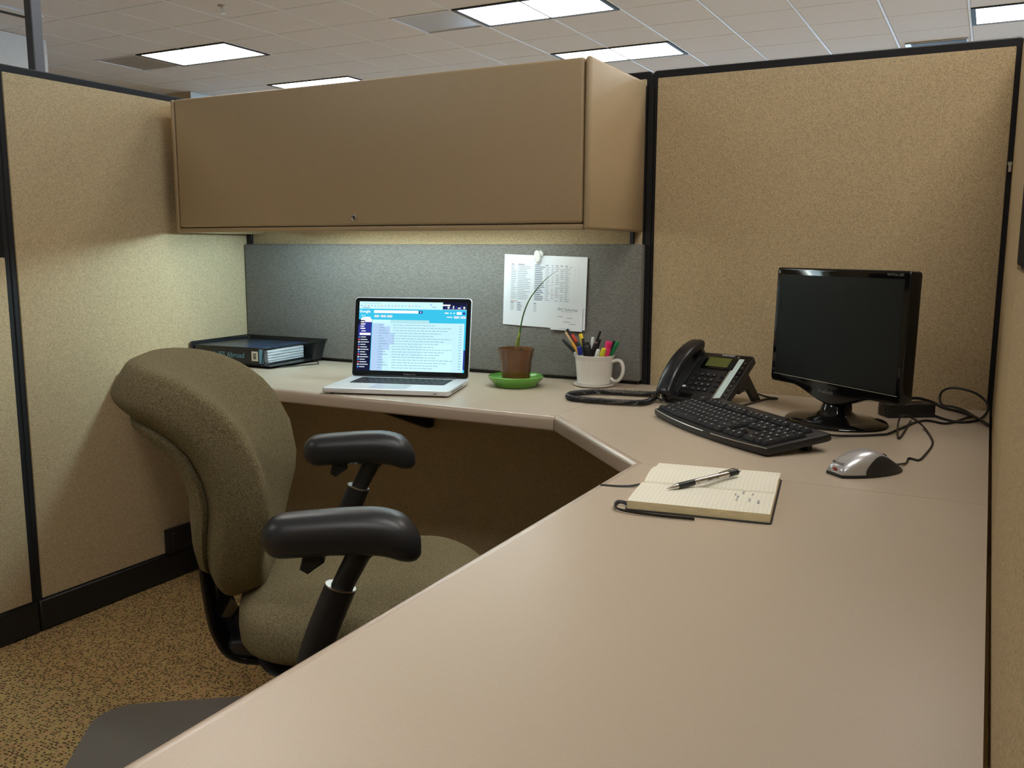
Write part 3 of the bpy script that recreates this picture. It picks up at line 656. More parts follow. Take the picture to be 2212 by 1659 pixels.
for a, b2, c_, d_ in ((-.02, .02, .0195, .0203), (-.03, -.012, .004, .006), (0, .02, .0, .002), (-.01, .012, -.012, -.010), (.01, .03, -.018, -.016), (-.025, .02, -.032, -.0312)): box(f, a, b2, -.0006, -.0004, c_, d_)
obj('fine_print', f, 'ink', cdn, 0)
kp = at_y(1165, 554, yp_-.004)
pn = thing('push_clip', 'round white panel clip holding the printed sheet to the tackboard', 'clip', (kp.x, yp_-.0065, kp.z))
f = bm_(); pillow(f, lambda a, b_, t: Vector((a, -.0105-t-.003*(b_/.018), b_)), .0105, .0185, .0035, .95, .5, 10, 32); obj('head', f, 'china', pn, 60)
f = bm_(); lathe(f, [(.001, -.005), (.0095, -.005), (.0095, .003), (.001, .003)], 24, Matrix.Translation((.005, 0, .008)) @ Matrix.Rotation(R(90), 4, 'X')); obj('pin_plate', f, 'china', pn)

# ================================================================== PLANT
pcx, pcy = -1.222, -.215
sa = thing('plant_saucer', 'bright green glazed saucer under the plant pot', 'saucer', (pcx, pcy, ZD))
obj('dish', lathe(bm_(), [(.001, 0), (.058, 0), (.064, .004), (.066, .012), (.0775, .020), (.0800, .030), (.0775, .0315), (.074, .023), (.060, .014), (.001, .0125)], 56), 'green_glaze', sa, 50)
obj('rim_ridge', lathe(bm_(), [(.0655, .0115), (.0685, .0125), (.0700, .0155), (.0655, .0150)], 56), 'green_glaze', sa, 50)
po = thing('plant_pot', 'brown glazed pot holding a single-leaf sprout, on the green saucer', 'plant pot', (pcx, pcy, ZD+.0132))
obj('pot', lathe(bm_(), [(.001, 0), (.0405, 0), (.0415, .003), (.0425, .03), (.0455, .06), (.0515, .088), (.0535, .0935), (.0535, .0965), (.051, .0965), (.0485, .089), (.044, .066), (.001, .066)], 56), 'pot', po, 40)
obj('soil', lathe(bm_(), [(.001, .0665), (.046, .0665), (.0475, .0855), (.03, .088), (.001, .0865)], 40), 'soil', po, 60)
f = bm_()
for k in range(26):
    a = random.random()*6.28; q = .042*math.sqrt(random.random()); s_ = .002+.003*random.random()
    b2 = bmesh.new(); bmesh.ops.create_icosphere(b2, subdivisions=1, radius=s_); merge(f, b2, Matrix.Translation((q*math.cos(a), q*math.sin(a), .0875)))
o = obj('soil_lumps', f, 'soil', po, 0); o['kind'] = 'stuff'
def pp(px, py, y=pcy): v = at_y(px, py, y); return Vector((v.x-pcx, v.y-pcy, v.z-ZD-.0132))
f = bm_(); tube(f, smooth_path([pp(1117, 748), pp(1119, 735), pp(1121.5, 724), pp(1122.5, 719)], 5), [.0055, .0058, .006, .0062, .006, .0055, .0052, .005, .0048, .0045, .004, .0036, .0032, .0028, .0026, .0024], 12); obj('stem', f, 'stem', po, 60)
f = bm_(); pth = smooth_path([pp(1123, 722), pp(1126, 700), pp(1133, 672), pp(1145, 645), pp(1165, 618), pp(1185, 598), pp(1201, 587)], 6)
tube(f, pth, [.0022*(1-.85*(i/(len(pth)-1))**2) for i in range(len(pth))], 8, .45); obj('leaf_blade', f, 'leaf', po, 60)
f = bm_(); pth = smooth_path([pp(1121, 722), pp(1121, 714), pp(1121.5, 704)], 4); tube(f, pth, [.0024*(1-.8*i/(len(pth)-1)) for i in range(len(pth))], 6, .5); obj('leaf_sheath', f, 'stem', po, 60)

# ================================================================== MUG AND PENS
mx_, my_ = -1.027, -.098
ms = thing('mug_saucer', 'white china saucer under the mug of pens', 'saucer', (mx_, my_, ZD))
obj('plate', lathe(bm_(), [(.001, 0), (.05, 0), (.0595, .003), (.0615, .0085), (.060, .0092), (.053, .0066), (.001, .0065)], 56), 'china', ms, 50)
mg = thing('mug', 'white ribbed china mug full of pens, on a white saucer', 'mug', (mx_, my_, ZD+.0068))
prof = [(.001, 0), (.045, 0), (.0485, .002), (.0495, .010), (.052, .04), (.0545, .062), (.0555, .0685), (.0555, .0705), (.0600, .0835), (.0595, .0845), (.0578, .084), (.053, .069), (.0465, .006), (.001, .006)]
def fl(k, a): return .012*(abs(math.sin(a*22))-.5) if 3 <= k <= 5 else 0
obj('bowl', lathe(bm_(), prof, 176, None, fl), 'china', mg, 45)
ha = R(2); hp = [(.052, .065), (.070, .071), (.082, .066), (.088, .048), (.084, .026), (.072, .012), (.060, .011), (.050, .018)]
f = bm_(); tube(f, smooth_path([(r_*math.cos(ha), r_*math.sin(ha), z) for r_, z in hp], 6), .0052, 12, .9); obj('handle', f, 'china', mg, 60)
ZM = ZD+.0068+.0065
def pen(name, label, top, parts_, y=-.098, foot=None, group='pens standing in the white mug', r0=.0045):
    """top = photo pixel of the upper end; parts_ = list of (from, to, radius0, radius1, material, part name) along the length from the top"""
    tp = at_y(top[0], top[1], y); ft = Vector(foot) if foot else Vector((mx_+(mx_-tp.x)*.10, my_, ZM+.006)); ax = (ft-tp); L = ax.length; ax.normalize()
    o = thing(name, label, 'pencil' if name == 'pencil' else ('marker' if 'marker' in name or 'highlighter' in name else 'pen'), tuple(ft), 0, group)
    for a, b2, ra, rb, m_, pn_ in parts_:
        p = tp+ax*(a*L)-ft; q = tp+ax*(b2*L)-ft
        f = bm_(); tube(f, [p, p.lerp(q, .04), p.lerp(q, .96), q], [ra*.85, ra, rb, rb*.9], 14); obj(pn_, f, m_, o, 40)
    return o
def simple(m1, m2, r=.0045, k=.35): return [(0, k, r, r*1.08, m1, 'cap'), (k, 1, r, r*.8, m2, 'barrel')]
pen('ballpoint_pen', 'black pen leaning out lowest over the mug rim', (1216, 734), [(0, .3, .0048, .0048, 'p_black', 'cap'), (.3, .97, .0045, .004, 'p_black', 'barrel'), (.32, .62, .0049, .0049, 'p_white', 'band')], -.10, (-1.005, -.105, ZM+.008))
pen('pencil', 'orange pencil with a bare pale tip, tall in the mug', (1221, 716), [(0, .02, .0012, .002, 'p_wood', 'point'), (.02, .24, .0036, .0038, 'p_wood', 'shaft'), (.24, 1, .0046, .0046, 'p_orange', 'barrel')], -.115, (-1.02, -.11, ZM+.008))
pen('ballpoint_pen', 'black pen standing behind the orange pencil', (1225, 711), simple('p_black', 'p_black', .0042), -.08, (-1.03, -.082, ZM+.008))
pen('pencil', 'dark pencil with a worn eraser, behind the orange pencil', (1231, 722), [(0, .05, .0034, .0034, 'p_eraser', 'eraser'), (.05, 1, .0036, .0036, 'p_grey', 'barrel')], -.072, (-1.045, -.075, ZM+.008))
pen('ballpoint_pen', 'black pen with a red end in the mug', (1236, 723), [(0, .18, .0052, .0055, 'p_red', 'end_cap'), (.18, .42, .0050, .0052, 'p_black', 'clip_sleeve'), (.42, .55, .0052, .0052, 'p_white', 'band'), (.55, 1, .005, .0045, 'p_black', 'barrel')], -.095, (-1.02, -.095, ZM+.008))
pen('ballpoint_pen', 'thin teal pen behind the black pens in the mug', (1244, 734), simple('p_teal', 'p_teal', .0036), -.07, (-1.02, -.07, ZM+.008))
pen('ballpoint_pen', 'black and yellow pen standing in the mug', (1254, 721), [(0, .22, .0058, .0062, 'p_yellow', 'end_cap'), (.22, .5, .0056, .0056, 'p_yellow', 'sleeve'), (.5, 1, .0055, .0045, 'p_black', 'barrel')], -.09, (-1.035, -.09, ZM+.008))
pen('ballpoint_pen', 'slim black pen leaning on the black and yellow one', (1259, 731), simple('p_black', 'p_black', .0042), -.108, (-1.04, -.115, ZM+.008))
pen('whiteboard_marker', 'fat black marker leaning in the middle of the mug', (1268, 739), [(0, .08, .0058, .0068, 'p_black', 'end_plug'), (.08, .55, .0095, .0105, 'p_black', 'cap'), (.55, 1, .0095, .009, 'p_grey', 'barrel')], -.118, (-1.03, -.115, ZM+.012))
pen('marker_pen', 'grey marker with a blue cap leaning left in the mug', (1251, 749), [(0, .25, .0072, .0075, 'p_blue', 'cap'), (.25, 1, .0068, .006, 'p_grey', 'barrel')], -.132, (-1.045, -.12, ZM+.01))
pen('ballpoint_pen', 'plain white pen standing behind the tallest black pen', (1281, 728), simple('p_white', 'p_white', .0048), -.08, (-1.05, -.085, ZM+.008))
pen('ballpoint_pen', 'tall black pen with a silver ring and push button', (1297, 715), [(0, .22, .0034, .0034, 'p_black', 'push_button'), (.22, .26, .0048, .0048, 'silver', 'ring'), (.26, .62, .0062, .0074, 'p_black', 'grip'), (.62, 1, .0068, .005, 'p_black', 'barrel')], -.095, (-1.06, -.10, ZM+.008))
pen('ballpoint_pen', 'slim black pen with a pale clip beside the tall black pen', (1296, 733), [(0, .4, .0040, .0042, 'p_black', 'cap'), (.4, 1, .0042, .004, 'p_black', 'barrel'), (.1, .38, .0012, .0012, 'p_grey', 'clip')], -.082, (-1.052, -.08, ZM+.008))
pen('highlighter_marker', 'bright pink highlighter standing in the mug', (1316, 738), [(0, .12, .0095, .0098, 'p_pink', 'end_plug'), (.12, 1, .0092, .0088, 'p_pink', 'barrel')], -.118, (-1.002, -.11, ZM+.012))
pen('highlighter_marker', 'yellow highlighter low beside the pink one', (1305, 753), [(0, .25, .007, .0082, 'p_lime', 'cap'), (.25, 1, .0078, .0075, 'p_lime', 'barrel')], -.13, (-1.015, -.122, ZM+.012))
pen('ballpoint_pen', 'black pen behind the green pen in the mug', (1327, 737), simple('p_black', 'p_black', .0046), -.085, (-1.0, -.075, ZM+.008))
pen('marker_pen', 'green capped pen leaning toward the mug handle', (1335, 738), [(0, .42, .0056, .0054, 'p_green', 'cap'), (.42, 1, .0052, .0045, 'p_green', 'barrel')], -.10, (-1.01, -.10, ZM+.008))
pen('ballpoint_pen', 'stubby white pen low in the mug beside the yellow highlighter', (1293, 755), simple('p_white', 'p_white', .0052), -.135, (-1.03, -.128, ZM+.008))

# ================================================================== PHONE
tel = thing('desk_phone', 'black desk phone with a handset and green display, on the corner worktop', 'phone', (-.677, -.301, ZD), R(-14.5))
ti = R(35.3); uy = Vector((0, math.cos(ti), math.sin(ti))); FB = basis((0, 0, .016), (1, 0, 0), uy)      # face frame: x right, y up the slope, z out
pw_, phh = .187, .183
obj('body', prism(bm_(), rrect(pw_, phh, .008, 4, 0, phh/2), -.020, 0, .003, 2, FB), 'black', tel)
f = bm_(); box(f, -.036, .058, .120, .168, -.0005, .0025, .002, 2, FB); scr = obj('display_bezel', f, 'gloss', tel)
f = bm_(); box(f, -.024, .040, .128, .162, .0022, .0031, 0, 1, FB); obj('display', f, 'lcd_green', scr, 0)
text('brand_lettering', 'FORTINET', .0082, 'white_print', tel, FB @ Matrix.Translation((.022, .1755, .0006)), bold=.0001)
f = bm_(); box(f, .055, .072, .012, .166, -.0004, .0012, 0, 1, FB); obj('label_strip', f, 'label_strip', tel, 0)
f = bm_(); box(f, .0515, .054, .004, .175, -.0004, .0018, 0, 1, FB); obj('strip_edge', f, 'steel', tel, 0)
f = bm_(); box(f, .046, .0905, .003, .178, -.0008, .0003, 0, 1, FB); obj('side_field', f, 'gloss', tel, 0)
kk = None
for r_ in range(4):
    for c_ in range(5):
        wx = .0085 if c_ else .004; cx_ = -.032+.0172*c_+(.006 if c_ == 4 else 0); cy_ = .040+.0185*(3-r_)
        if c_ == 0: cx_ = -.0335
        f = bm_(); box(f, cx_-wx/2-.002, cx_+wx/2+.002, cy_-.0045, cy_+.0045, -.0003, .0032, .001, 1, FB); k1 = obj('key', f, 'dark_key', tel, 30)
        if 1 <= c_ <= 3: text('key_legend', '123456789*0#'[r_*3+c_-1], .007, 'white_print', k1, FB @ Matrix.Translation((cx_, cy_, .0034)))
for k in range(8):
    f = bm_(); box(f, .077, .0835, .022+.0175*k, .028+.0175*k, -.0003, .0022, .001, 1, FB); obj('line_key', f, 'dark_key', tel, 30)
    f = bm_(); box(f, .0775, .083, .0305+.0175*k, .0315+.0175*k, .0, .0006, 0, 1, FB); obj('key_mark', f, 'grey_print', tel, 0)
f = bm_(); box(f, -.052, -.040, .043, .050, -.0003, .0014, .001, 1, FB); obj('message_light', f, 'white_print', tel, 30)
f = bm_(); box(f, -.045, .045, .006, .022, -.0006, .0004, 0, 1, FB); obj('name_plate', f, 'gloss', tel, 0)
# handset: arched bar above the left side
f = bm_(); hs = smooth_path([(-.069, -.010, .016), (-.069, .004, .026), (-.069, .040, .040), (-.069, .090, .046), (-.069, .140, .040), (-.069, .176, .028), (-.069, .190, .017)], 6); rs = []
for i, p in enumerate(hs):
    u = i/(len(hs)-1); t = (hs[min(i+1, len(hs)-1)]-hs[max(i-1, 0)]).normalized(); n_ = Vector((1, 0, 0)).cross(t).normalized()
    env = max(.25, min(1, math.sqrt(max(0, 1-(1-min(u/.10, 1))**2)), math.sqrt(max(0, 1-(1-min((1-u)/.10, 1))**2)))); ends = .003*abs(2*u-1)**2
    rs.append([FB @ (p+Vector((1, 0, 0))*((.0225*env)*pw(math.cos(a), .6))+n_*((.0125+ends)*env*pw(math.sin(a), .7))) for a in (2*math.pi*j/24 for j in range(24))])
rings(f, rs); bmesh.ops.recalc_face_normals(f, faces=f.faces[:]); hd = obj('handset', f, 'handset', tel, 60)
for yy in (.012, .172):
    f = bm_(); lathe(f, [(.001, -.003), (.021, -.003), (.019, .020), (.001, .020)], 24, FB @ Matrix.Translation((-.069, yy, .002))); obj('earpiece' if yy > .1 else 'mouthpiece', f, 'handset', hd, 50)
f = bm_(); box(f, -.089, -.049, .001, .182, -.001, .0045, .003, 2, FB); obj('cradle', f, 'black', tel)
for sx in (-1, 1):
    f = bm_(); rings(f, [[Vector((sx*.082+q, y, z)) for y, z in ((.075, .057), (.118, .088), (.200, .004), (.200, 0), (.172, 0), (.130, .040), (.085, .030))] for q in (-.006, .006)]); bmesh.ops.recalc_face_normals(f, faces=f.faces[:]); obj('stand_foot', f, 'black', tel, 0)
f = bm_(); rings(f, [[Vector((q, y, z)) for y, z in ((.105, .082), (.118, .088), (.165, .042), (.152, .034))] for q in (-.082, .082)]); bmesh.ops.recalc_face_normals(f, faces=f.faces[:]); obj('stand_plate', f, 'black', tel, 0)
f = bm_(); box(f, -.08, .08, .002, .03, 0, .012, .003, 1); obj('front_foot', f, 'black', tel)
# coiled cord
def coil(path, rc, rw, pitch):
    out = []; fr = frames(path); d0 = 0; pts = path
    for i in range(len(pts)-1):
        seg = (pts[i+1]-pts[i]).length; n = max(2, int(seg/pitch*8))
        for k in range(n):
            t = k/n; p = pts[i].lerp(pts[i+1], t); u = fr[i][0].lerp(fr[i+1][0], t); v = fr[i][1].lerp(fr[i+1][1], t); a = 2*math.pi*(d0+seg*t)/pitch
            out.append(p+u*rc*math.cos(a)+v*rc*math.sin(a))
        d0 += seg
    return out
cp = [tuple(desk(1418, 856, .012)), tuple(desk(1412, 860, .0085)), tuple(desk(1398, 868, .0085)), tuple(desk(1370, 870, .0085)), tuple(desk(1310, 867, .0085)), tuple(desk(1250, 862, .0085)), tuple(desk(1230, 858, .0085)), tuple(desk(1229, 853, .0085)), tuple(desk(1245, 849, .0085)), tuple(desk(1290, 846.5, .0085)), tuple(desk(1340, 848, .0085)), tuple(desk(1400, 851, .0085)), tuple(desk(1425, 851, .0085))]
cpath = smooth_path(cp, 8)
ti_ = tel.matrix_basis.inverted()
f = bm_(); tube(f, coil([ti_ @ p for p in cpath], .0066, .0016, .0042), .0017, 6); crd = obj('coiled_cord', f, 'handset', tel, 60)
hp_ = FB @ Vector((-.069, -.008, .012))
f = bm_(); tube(f, smooth_path([hp_, hp_+Vector((-.004, -.008, -.012)), ti_ @ cpath[0]], 5), .003, 8); obj('plug_end', f, 'handset', crd, 60)
pcb = tag(obj('phone_cable', tube(bm_(), smooth_path([tuple(desk(1585, 880, .003)), tuple(desk(1620, 872, .003)), tuple(desk(1655, 862, .003)), tuple(desk(1679, 861, .003)), tuple(desk(1660, 858, .003)), tuple(desk(1636, 851, .01))], 6), .0028, 8), 'wire'), 'black cable trailing from behind the desk phone', 'cable')

# ================================================================== KEYBOARD
fr0 = Vector((-.382, -.785, 0)); ka = R(-43.2); KX = Vector((math.cos(ka), math.sin(ka), 0)); KL, KD = .452, .150
org = fr0-KX*(KL/2)
key_b = thing('computer_keyboard', 'black computer keyboard propped on its feet in front of the monitor', 'keyboard', (org.x, org.y, ZD), ka)
kt = R(7.5); KB = basis((0, 0, .0008), (1, 0, 0), (0, math.cos(kt), math.sin(kt)))
pts = []
for i in range(17): u = -1+2*i/16; pts.append((u*KL/2, -.020*(1-u*u)))
pts += [(KL/2, KD-.012), (KL/2-.004, KD), (.075, KD), (.065, KD+.014), (-.205, KD+.014), (-.215, KD), (-KL/2+.004, KD), (-KL/2, KD-.012)]
obj('body', prism(bm_(), pts, .002, .0175, .003, 2, KB), 'black', key_b, 40)
for lo_, hi_ in ((0, 9), (10, 16)):
    f = bm_(); tube(f, [KB @ Vector((u*KL/2, -.0212*(1-u*u)+.0005, .0172)) for u in (-1+2*i/16 for i in range(lo_, hi_+1))], .0009, 6); obj('edge_glint', f, 'steel', key_b, 0)  # reflection along the front edge, built as a broken steel line
U = .0187; kdat = {}; bow = lambda x, v: -.013*(1-(2*x/KL)**2)*(1-v)
def keycap(x, y, wu, hu=1):
    k = (wu, hu)
    if k not in kdat:
        f = bm_(); wx, hy = wu*U/2-.0007, hu*U/2-.0007
        rings(f, [[Vector((sx*(wx-t), sy*(hy-t)+dy, z)) for sx, sy in ((-1, -1), (1, -1), (1, 1), (-1, 1))] for t, dy, z in ((0, 0, 0), (.0005, 0, .004), (.0028, .0006, .0088))]); bmesh.ops.recalc_face_normals(f, faces=f.faces[:])
        o = obj('key', f, 'dark_key', key_b, 0); kdat[k] = o
    else: o = share(kdat[k], key_b, (0, 0, 0), 'key')
    v = (y+.0)/KD; o.matrix_local = KB @ Matrix.Translation((x, y+bow(x, v), .0172)); return o
def legend(x, y):
    v = y/KD
    f = bm_(); box(f, -.0032, -.0002, .0, .0032, .0088, .0090); o = obj('key_legend', f, 'white_print', None, 0); o.parent = key_b; o.matrix_local = KB @ Matrix.Translation((x, y+bow(x, v), .0172)); return o
lg_data = None
X0 = -KL/2+.010; ys = [.0165, .0352, .0539, .0726, .0913, .1205]
main = [[1.5, 1.25, 1.25, 5.5, 1.25, 1.25, 1.5, 1.5], [2.25]+[1]*10+[2.75], [1.75]+[1]*11+[2.25], [1.5]+[1]*12+[1.5], [1]*13+[2], [1, -1, 1, 1, 1, 1, -.5, 1, 1, 1, 1, -.5, 1, 1, 1, 1]]
for r_, row in enumerate(main):
    x = X0
    for k in row:
        if k > 0:
            cx_ = x+k*U/2; keycap(cx_, ys[r_], k)
            if lg_data is None: lg_data = legend(cx_, ys[r_])
            else:
                o = share(lg_data, key_b, (0, 0, 0), 'key_legend'); o.matrix_local = KB @ Matrix.Translation((cx_, ys[r_]+bow(cx_, ys[r_]/KD), .0172))
        x += abs(k)*U
def more(x, y, k=1, h=1):
    keycap(x, y, k, h); o = share(lg_data, key_b, (0, 0, 0), 'key_legend'); o.matrix_local = KB @ Matrix.Translation((x, y+bow(x, y/KD), .0172))
NX = X0+15.5*U
for c_ in range(3): more(NX+c_*U+U/2, ys[0]); more(NX+c_*U+U/2, ys[3]); more(NX+c_*U+U/2, ys[4]); more(NX+c_*U+U/2, ys[5])
more(NX+1.5*U, ys[1])
PX = NX+3.5*U
for r_ in range(1, 5):
    for c_ in range(3): more(PX+c_*U+U/2, ys[r_])
more(PX+U, ys[0], 2); more(PX+2.5*U, ys[0]); more(PX+3.5*U, ys[.0 == 1]+U/2, 1, 2); more(PX+3.5*U, ys[2]+U/2, 1, 2); more(PX+3.5*U, ys[4])
for c_ in range(4): more(PX+c_*U+U/2, ys[5]) if c_ < 3 else None
for sx in (-1, 1):
    f = bm_(); box(f, sx*.19-.012, sx*.19+.012, KD-.042, KD-.030, 0, .0195, .001, 1); obj('fold_foot', f, 'black', key_b)
    f = bm_(); box(f, sx*.18-.02, sx*.18+.02, .008, .016, 0, .0042); obj('rubber_pad', f, 'wire', key_b, 0)

# ================================================================== MONITOR
mon = thing('monitor', 'black desktop monitor, switched off, on a round glossy base', 'monitor', (-.322, -.352, ZD), R(230.2-270))
ml = mon.matrix_basis.inverted() @ Vector((-.331, -.371, .951))
mt_ = R(1.3); MB_ = basis(tuple(ml), (1, 0, 0), (0, math.sin(mt_), math.cos(mt_)))      # z out toward the viewer
sw, sh_ = .385, .238; ow, oh = sw+.030, sh_+.034
# frame outline with the drooping chin
ol = []
n_ = 20
for i in range(n_+1):
    u = -1+2*i/n_; ol.append((u*(ow/2-.006), -oh/2-.004-.030*max(0, math.cos(u*math.pi/1.25))**1.6 if abs(u) < .62 else -oh/2-.004))
ol += [(ow/2, -oh/2+.004), (ow/2, oh/2-.008), (ow/2-.003, oh/2-.002), (ow/2-.008, oh/2), (-ow/2+.008, oh/2), (-ow/2+.003, oh/2-.002), (-ow/2, oh/2-.008), (-ow/2, -oh/2+.004)]
f = bm_(); prism(f, ol, -.028, .004, .004, 3, MB_); box(f, -ow/2+.03, ow/2-.03, -oh/2+.03, oh/2-.03, -.055, -.026, .012, 3, MB_)
fr_m = obj('housing', f, 'gloss', mon, 40)
f = bm_(); box(f, -sw/2, sw/2, -sh_/2, sh_/2, .002, .0047, 0, 1, MB_); obj('screen', f, 'screen_off', mon, 0)
f = bm_(); box(f, -sw/2-.004, sw/2+.004, -sh_/2-.003, -sh_/2-.0015, .003, .0056, .0005, 1, MB_); obj('screen_trim', f, 'steel', mon, 0)
text('brand_lettering', 'ViewSonic', .012, 'grey_print', mon, MB_ @ Matrix.Translation((-.012, -oh/2-.006, .0045)))
text('model_lettering', 'VA1912w LED', .0075, 'grey_print', mon, MB_ @ Matrix.Translation((sw/2-.026, oh/2-.0085, .0045)))
f = bm_(); box(f, -ow/2+.007, -ow/2+.013, oh/2-.014, oh/2-.007, .004, .0047, 0, 1, MB_); obj('badge', f, 'grey_print', mon, 0)
obj('base', lathe(bm_(), [(.001, 0), (.112, 0), (.116, .004), (.113, .008), (.09, .012), (.05, .018), (.036, .028), (.030, .045), (.001, .045)], 64, Matrix.Diagonal((1.03, .92, 1, 1))), 'gloss', mon, 50)
f = bm_(); rs = []
for z, wx, dy, oy in ((.03, .033, .03, 0), (.05, .029, .024, .006), (.075, .028, .02, .012), (.10, .028, .018, .016), (.15, .028, .016, .018)): rs.append([(wx*pw(math.cos(a), .7), oy+dy*pw(math.sin(a), .7), z) for a in (2*math.pi*j/24 for j in range(24))])
rings(f, rs); bmesh.ops.recalc_face_normals(f, faces=f.faces[:]); obj('neck', f, 'gloss', mon, 50)

# ================================================================== MOUSE
mo = thing('computer_mouse', 'silver and dark grey wired computer mouse with a red tail light', 'mouse', (-.203, -.820, ZD), R(47))
def mpt(u, v):
    """u 0 tail .. 1 nose, v angle over the hump"""
    prof_h = .043*math.sin(math.pi*min(1, u*.86+.07))**.62*(1 if u < .5 else 1-.42*((u-.5)/.5)**1.6)
    wdt = .034*math.sin(math.pi*min(.97, u*.84+.10))**.45
    return Vector((-.066+.132*u, wdt*math.copysign(abs(math.cos(v))**.75, math.cos(v)), .004+max(.002, prof_h-.004)*abs(math.sin(v))**.8))
def msurf(v0, v1, u0=0, u1=1, n=22, m=18, cond=None):
    f = bm_(); V = [[f.verts.new(mpt(u0+(u1-u0)*i/n, v0+(v1-v0)*j/m)) for j in range(m+1)] for i in range(n+1)]
    for i in range(n):
        for j in range(m):
            f.faces.new((V[i][j], V[i+1][j], V[i+1][j+1], V[i][j+1]))
    if u0 == 0: f.faces.new([V[0][j] for j in range(m+1)])
    if u1 == 1: f.faces.new([V[-1][m-j] for j in range(m+1)])
    bmesh.ops.recalc_face_normals(f, faces=f.faces[:]); return f
obj('shell', msurf(0, math.pi), 'mouse', mo, 60)
def side(sgn):
    f = bm_(); n = 20
    rows2 = []
    for i in range(n+1):
        u = .30+.68*i/n; top = .95*math.sin(math.pi*min(1, max(0, (u-.28)/.80)))**.7
        rows2.append([f.verts.new(mpt(u, (a if sgn > 0 else math.pi-a))+Vector((0, sgn*.0009, .0003))) for a in (top*j/8 for j in range(9))])
    for i in range(n):
        for j in range(8): f.faces.new((rows2[i][j], rows2[i+1][j], rows2[i+1][j+1], rows2[i][j+1]))
    bmesh.ops.recalc_face_normals(f, faces=f.faces[:]); return f
obj('side_grip', side(-1), 'soft_black', mo, 60); obj('side_grip', side(1), 'soft_black', mo, 60)
f = bm_(); pts = [mpt(u, 0) for u in [i/14 for i in range(15)]]; pl_ = [(p.x*1.02, p.y*1.03) for p in pts]+[(p.x*1.02, -p.y*1.03) for p in reversed(pts)]; prism(f, pl_, 0, .0055); obj('sole', f, 'black', mo, 0)
f = bm_(); pillow(f, lambda a, b_, t: Vector((-.0655-t*.6, a, .0125+b_)), .0075, .0036, .003, 1, 1, 8, 20); obj('tail_light', f, 'red_lens', mo, 60)
text('brand_lettering', 'Microsoft', .0075, 'black', mo, basis(mpt(.055, math.pi/2)+Vector((-.0006, 0, .0006)), (0, -1, 0), tuple(mpt(.12, math.pi/2)-mpt(.01, math.pi/2))), bold=.0001)
f = bm_(); lathe(f, [(.001, -.003), (.0085, -.003), (.0095, 0), (.0085, .003), (.001, .003)], 20, Matrix.Translation((.036, 0, .0235)) @ Matrix.Rotation(R(90), 4, 'X')); obj('scroll_wheel', f, 'black', mo, 50)
def C4(x, y): return (1780+.1953*x, 820+.1953*y)
def lead(name, par, pts, r):
    iv_ = par.matrix_basis.inverted(); return obj(name, tube(bm_(), smooth_path([tuple(iv_ @ Vector(p)) for p in pts], 6), r, 8), 'wire', par, 60)
def cable(name, label, pts, r):
    pp_ = smooth_path([tuple(p) for p in pts], 6); base = Vector((pp_[0].x, pp_[0].y, ZD)); return tag(obj(name, tube(bm_(), [p-base for p in pp_], r, 8), 'wire', None, 60, base), label, 'cable')
mc = [(905, 925), (935, 872), (985, 878), (1050, 890), (1110, 840), (1195, 730), (1190, 650), (1100, 520), (1000, 432), (930, 402)]
tip = mo.matrix_basis @ Vector((.064, 0, .010))
lead('mouse_cable', mo, [tip]+[desk(*C4(*q), .0025) for q in mc[:-3]]+[desk(*C4(1100, 520), .006), desk(*C4(1000, 440), .02), desk(*C4(900, 395), .028), desk(*C4(840, 420), .018), desk(*C4(815, 520), .006), desk(*C4(815, 620), .0025), desk(*C4(835, 648), .0025), desk(*C4(890, 570), .0025), desk(*C4(960, 455), .0025)], .0021)

# ================================================================== POWER ADAPTER AND CABLES
ad = thing('power_adapter', 'black power adapter brick beside the monitor base', 'adapter', (-.186, -.180, ZD), R(33))
obj('body', box(bm_(), -.058, .058, -.027, .027, 0, .032, .004, 2), 'black', ad); obj('seam', box(bm_(), -.0583, .0583, -.0273, .0273, .0155, .0165), 'wire', ad, 0)
obj('socket', box(bm_(), -.0595, -.057, -.012, .012, .009, .024, .001, 1), 'gloss', ad); obj('rating_label', box(bm_(), -.035, .03, -.018, .018, .0318, .0323), 'dark_key', ad, 0)
W = lambda x, y, yy=-.045: at_y(*C4(x, y), yy)
cable('power_cable', 'black power cable rising in a loop against the partition', [desk(*C4(1225, 400), .004), desk(*C4(1350, 442), .003), desk(*C4(1500, 470), .003), desk(*C4(1690, 452), .004), W(1790, 380, -.10), W(1815, 300, -.06), W(1770, 220), W(1650, 140), W(1450, 92), W(1320, 120), W(1280, 200), W(1310, 280, -.06), W(1420, 300, -.08), W(1560, 345, -.12), desk(*C4(1690, 425), .012), desk(*C4(1830, 508), .006)], .0030)
cable('video_cable', 'thick black video cable running from behind the monitor to the corner', [at_y(*C4(930, 208), -.14), at_y(*C4(1050, 208), -.12), at_y(*C4(1200, 250), -.10), at_y(*C4(1330, 315), -.10), desk(*C4(1480, 350), .006), desk(*C4(1600, 385), .004), desk(*C4(1720, 440), .004), desk(*C4(1815, 500), .004)], .0036)
lead('keyboard_cable', key_b, [desk(*C4(25, 610), .012), desk(*C4(200, 622), .003), desk(*C4(480, 617), .003), desk(*C4(700, 603), .003)], .0026)
cable('usb_cable', 'black cable running from the monitor base past the power adapter', [desk(*C4(712, 598), .003), desk(*C4(860, 535), .003), desk(*C4(1020, 470), .003), desk(*C4(1150, 452), .003), desk(*C4(1340, 484), .003), desk(*C4(1480, 455), .003), desk(*C4(1640, 400), .004)], .0026)

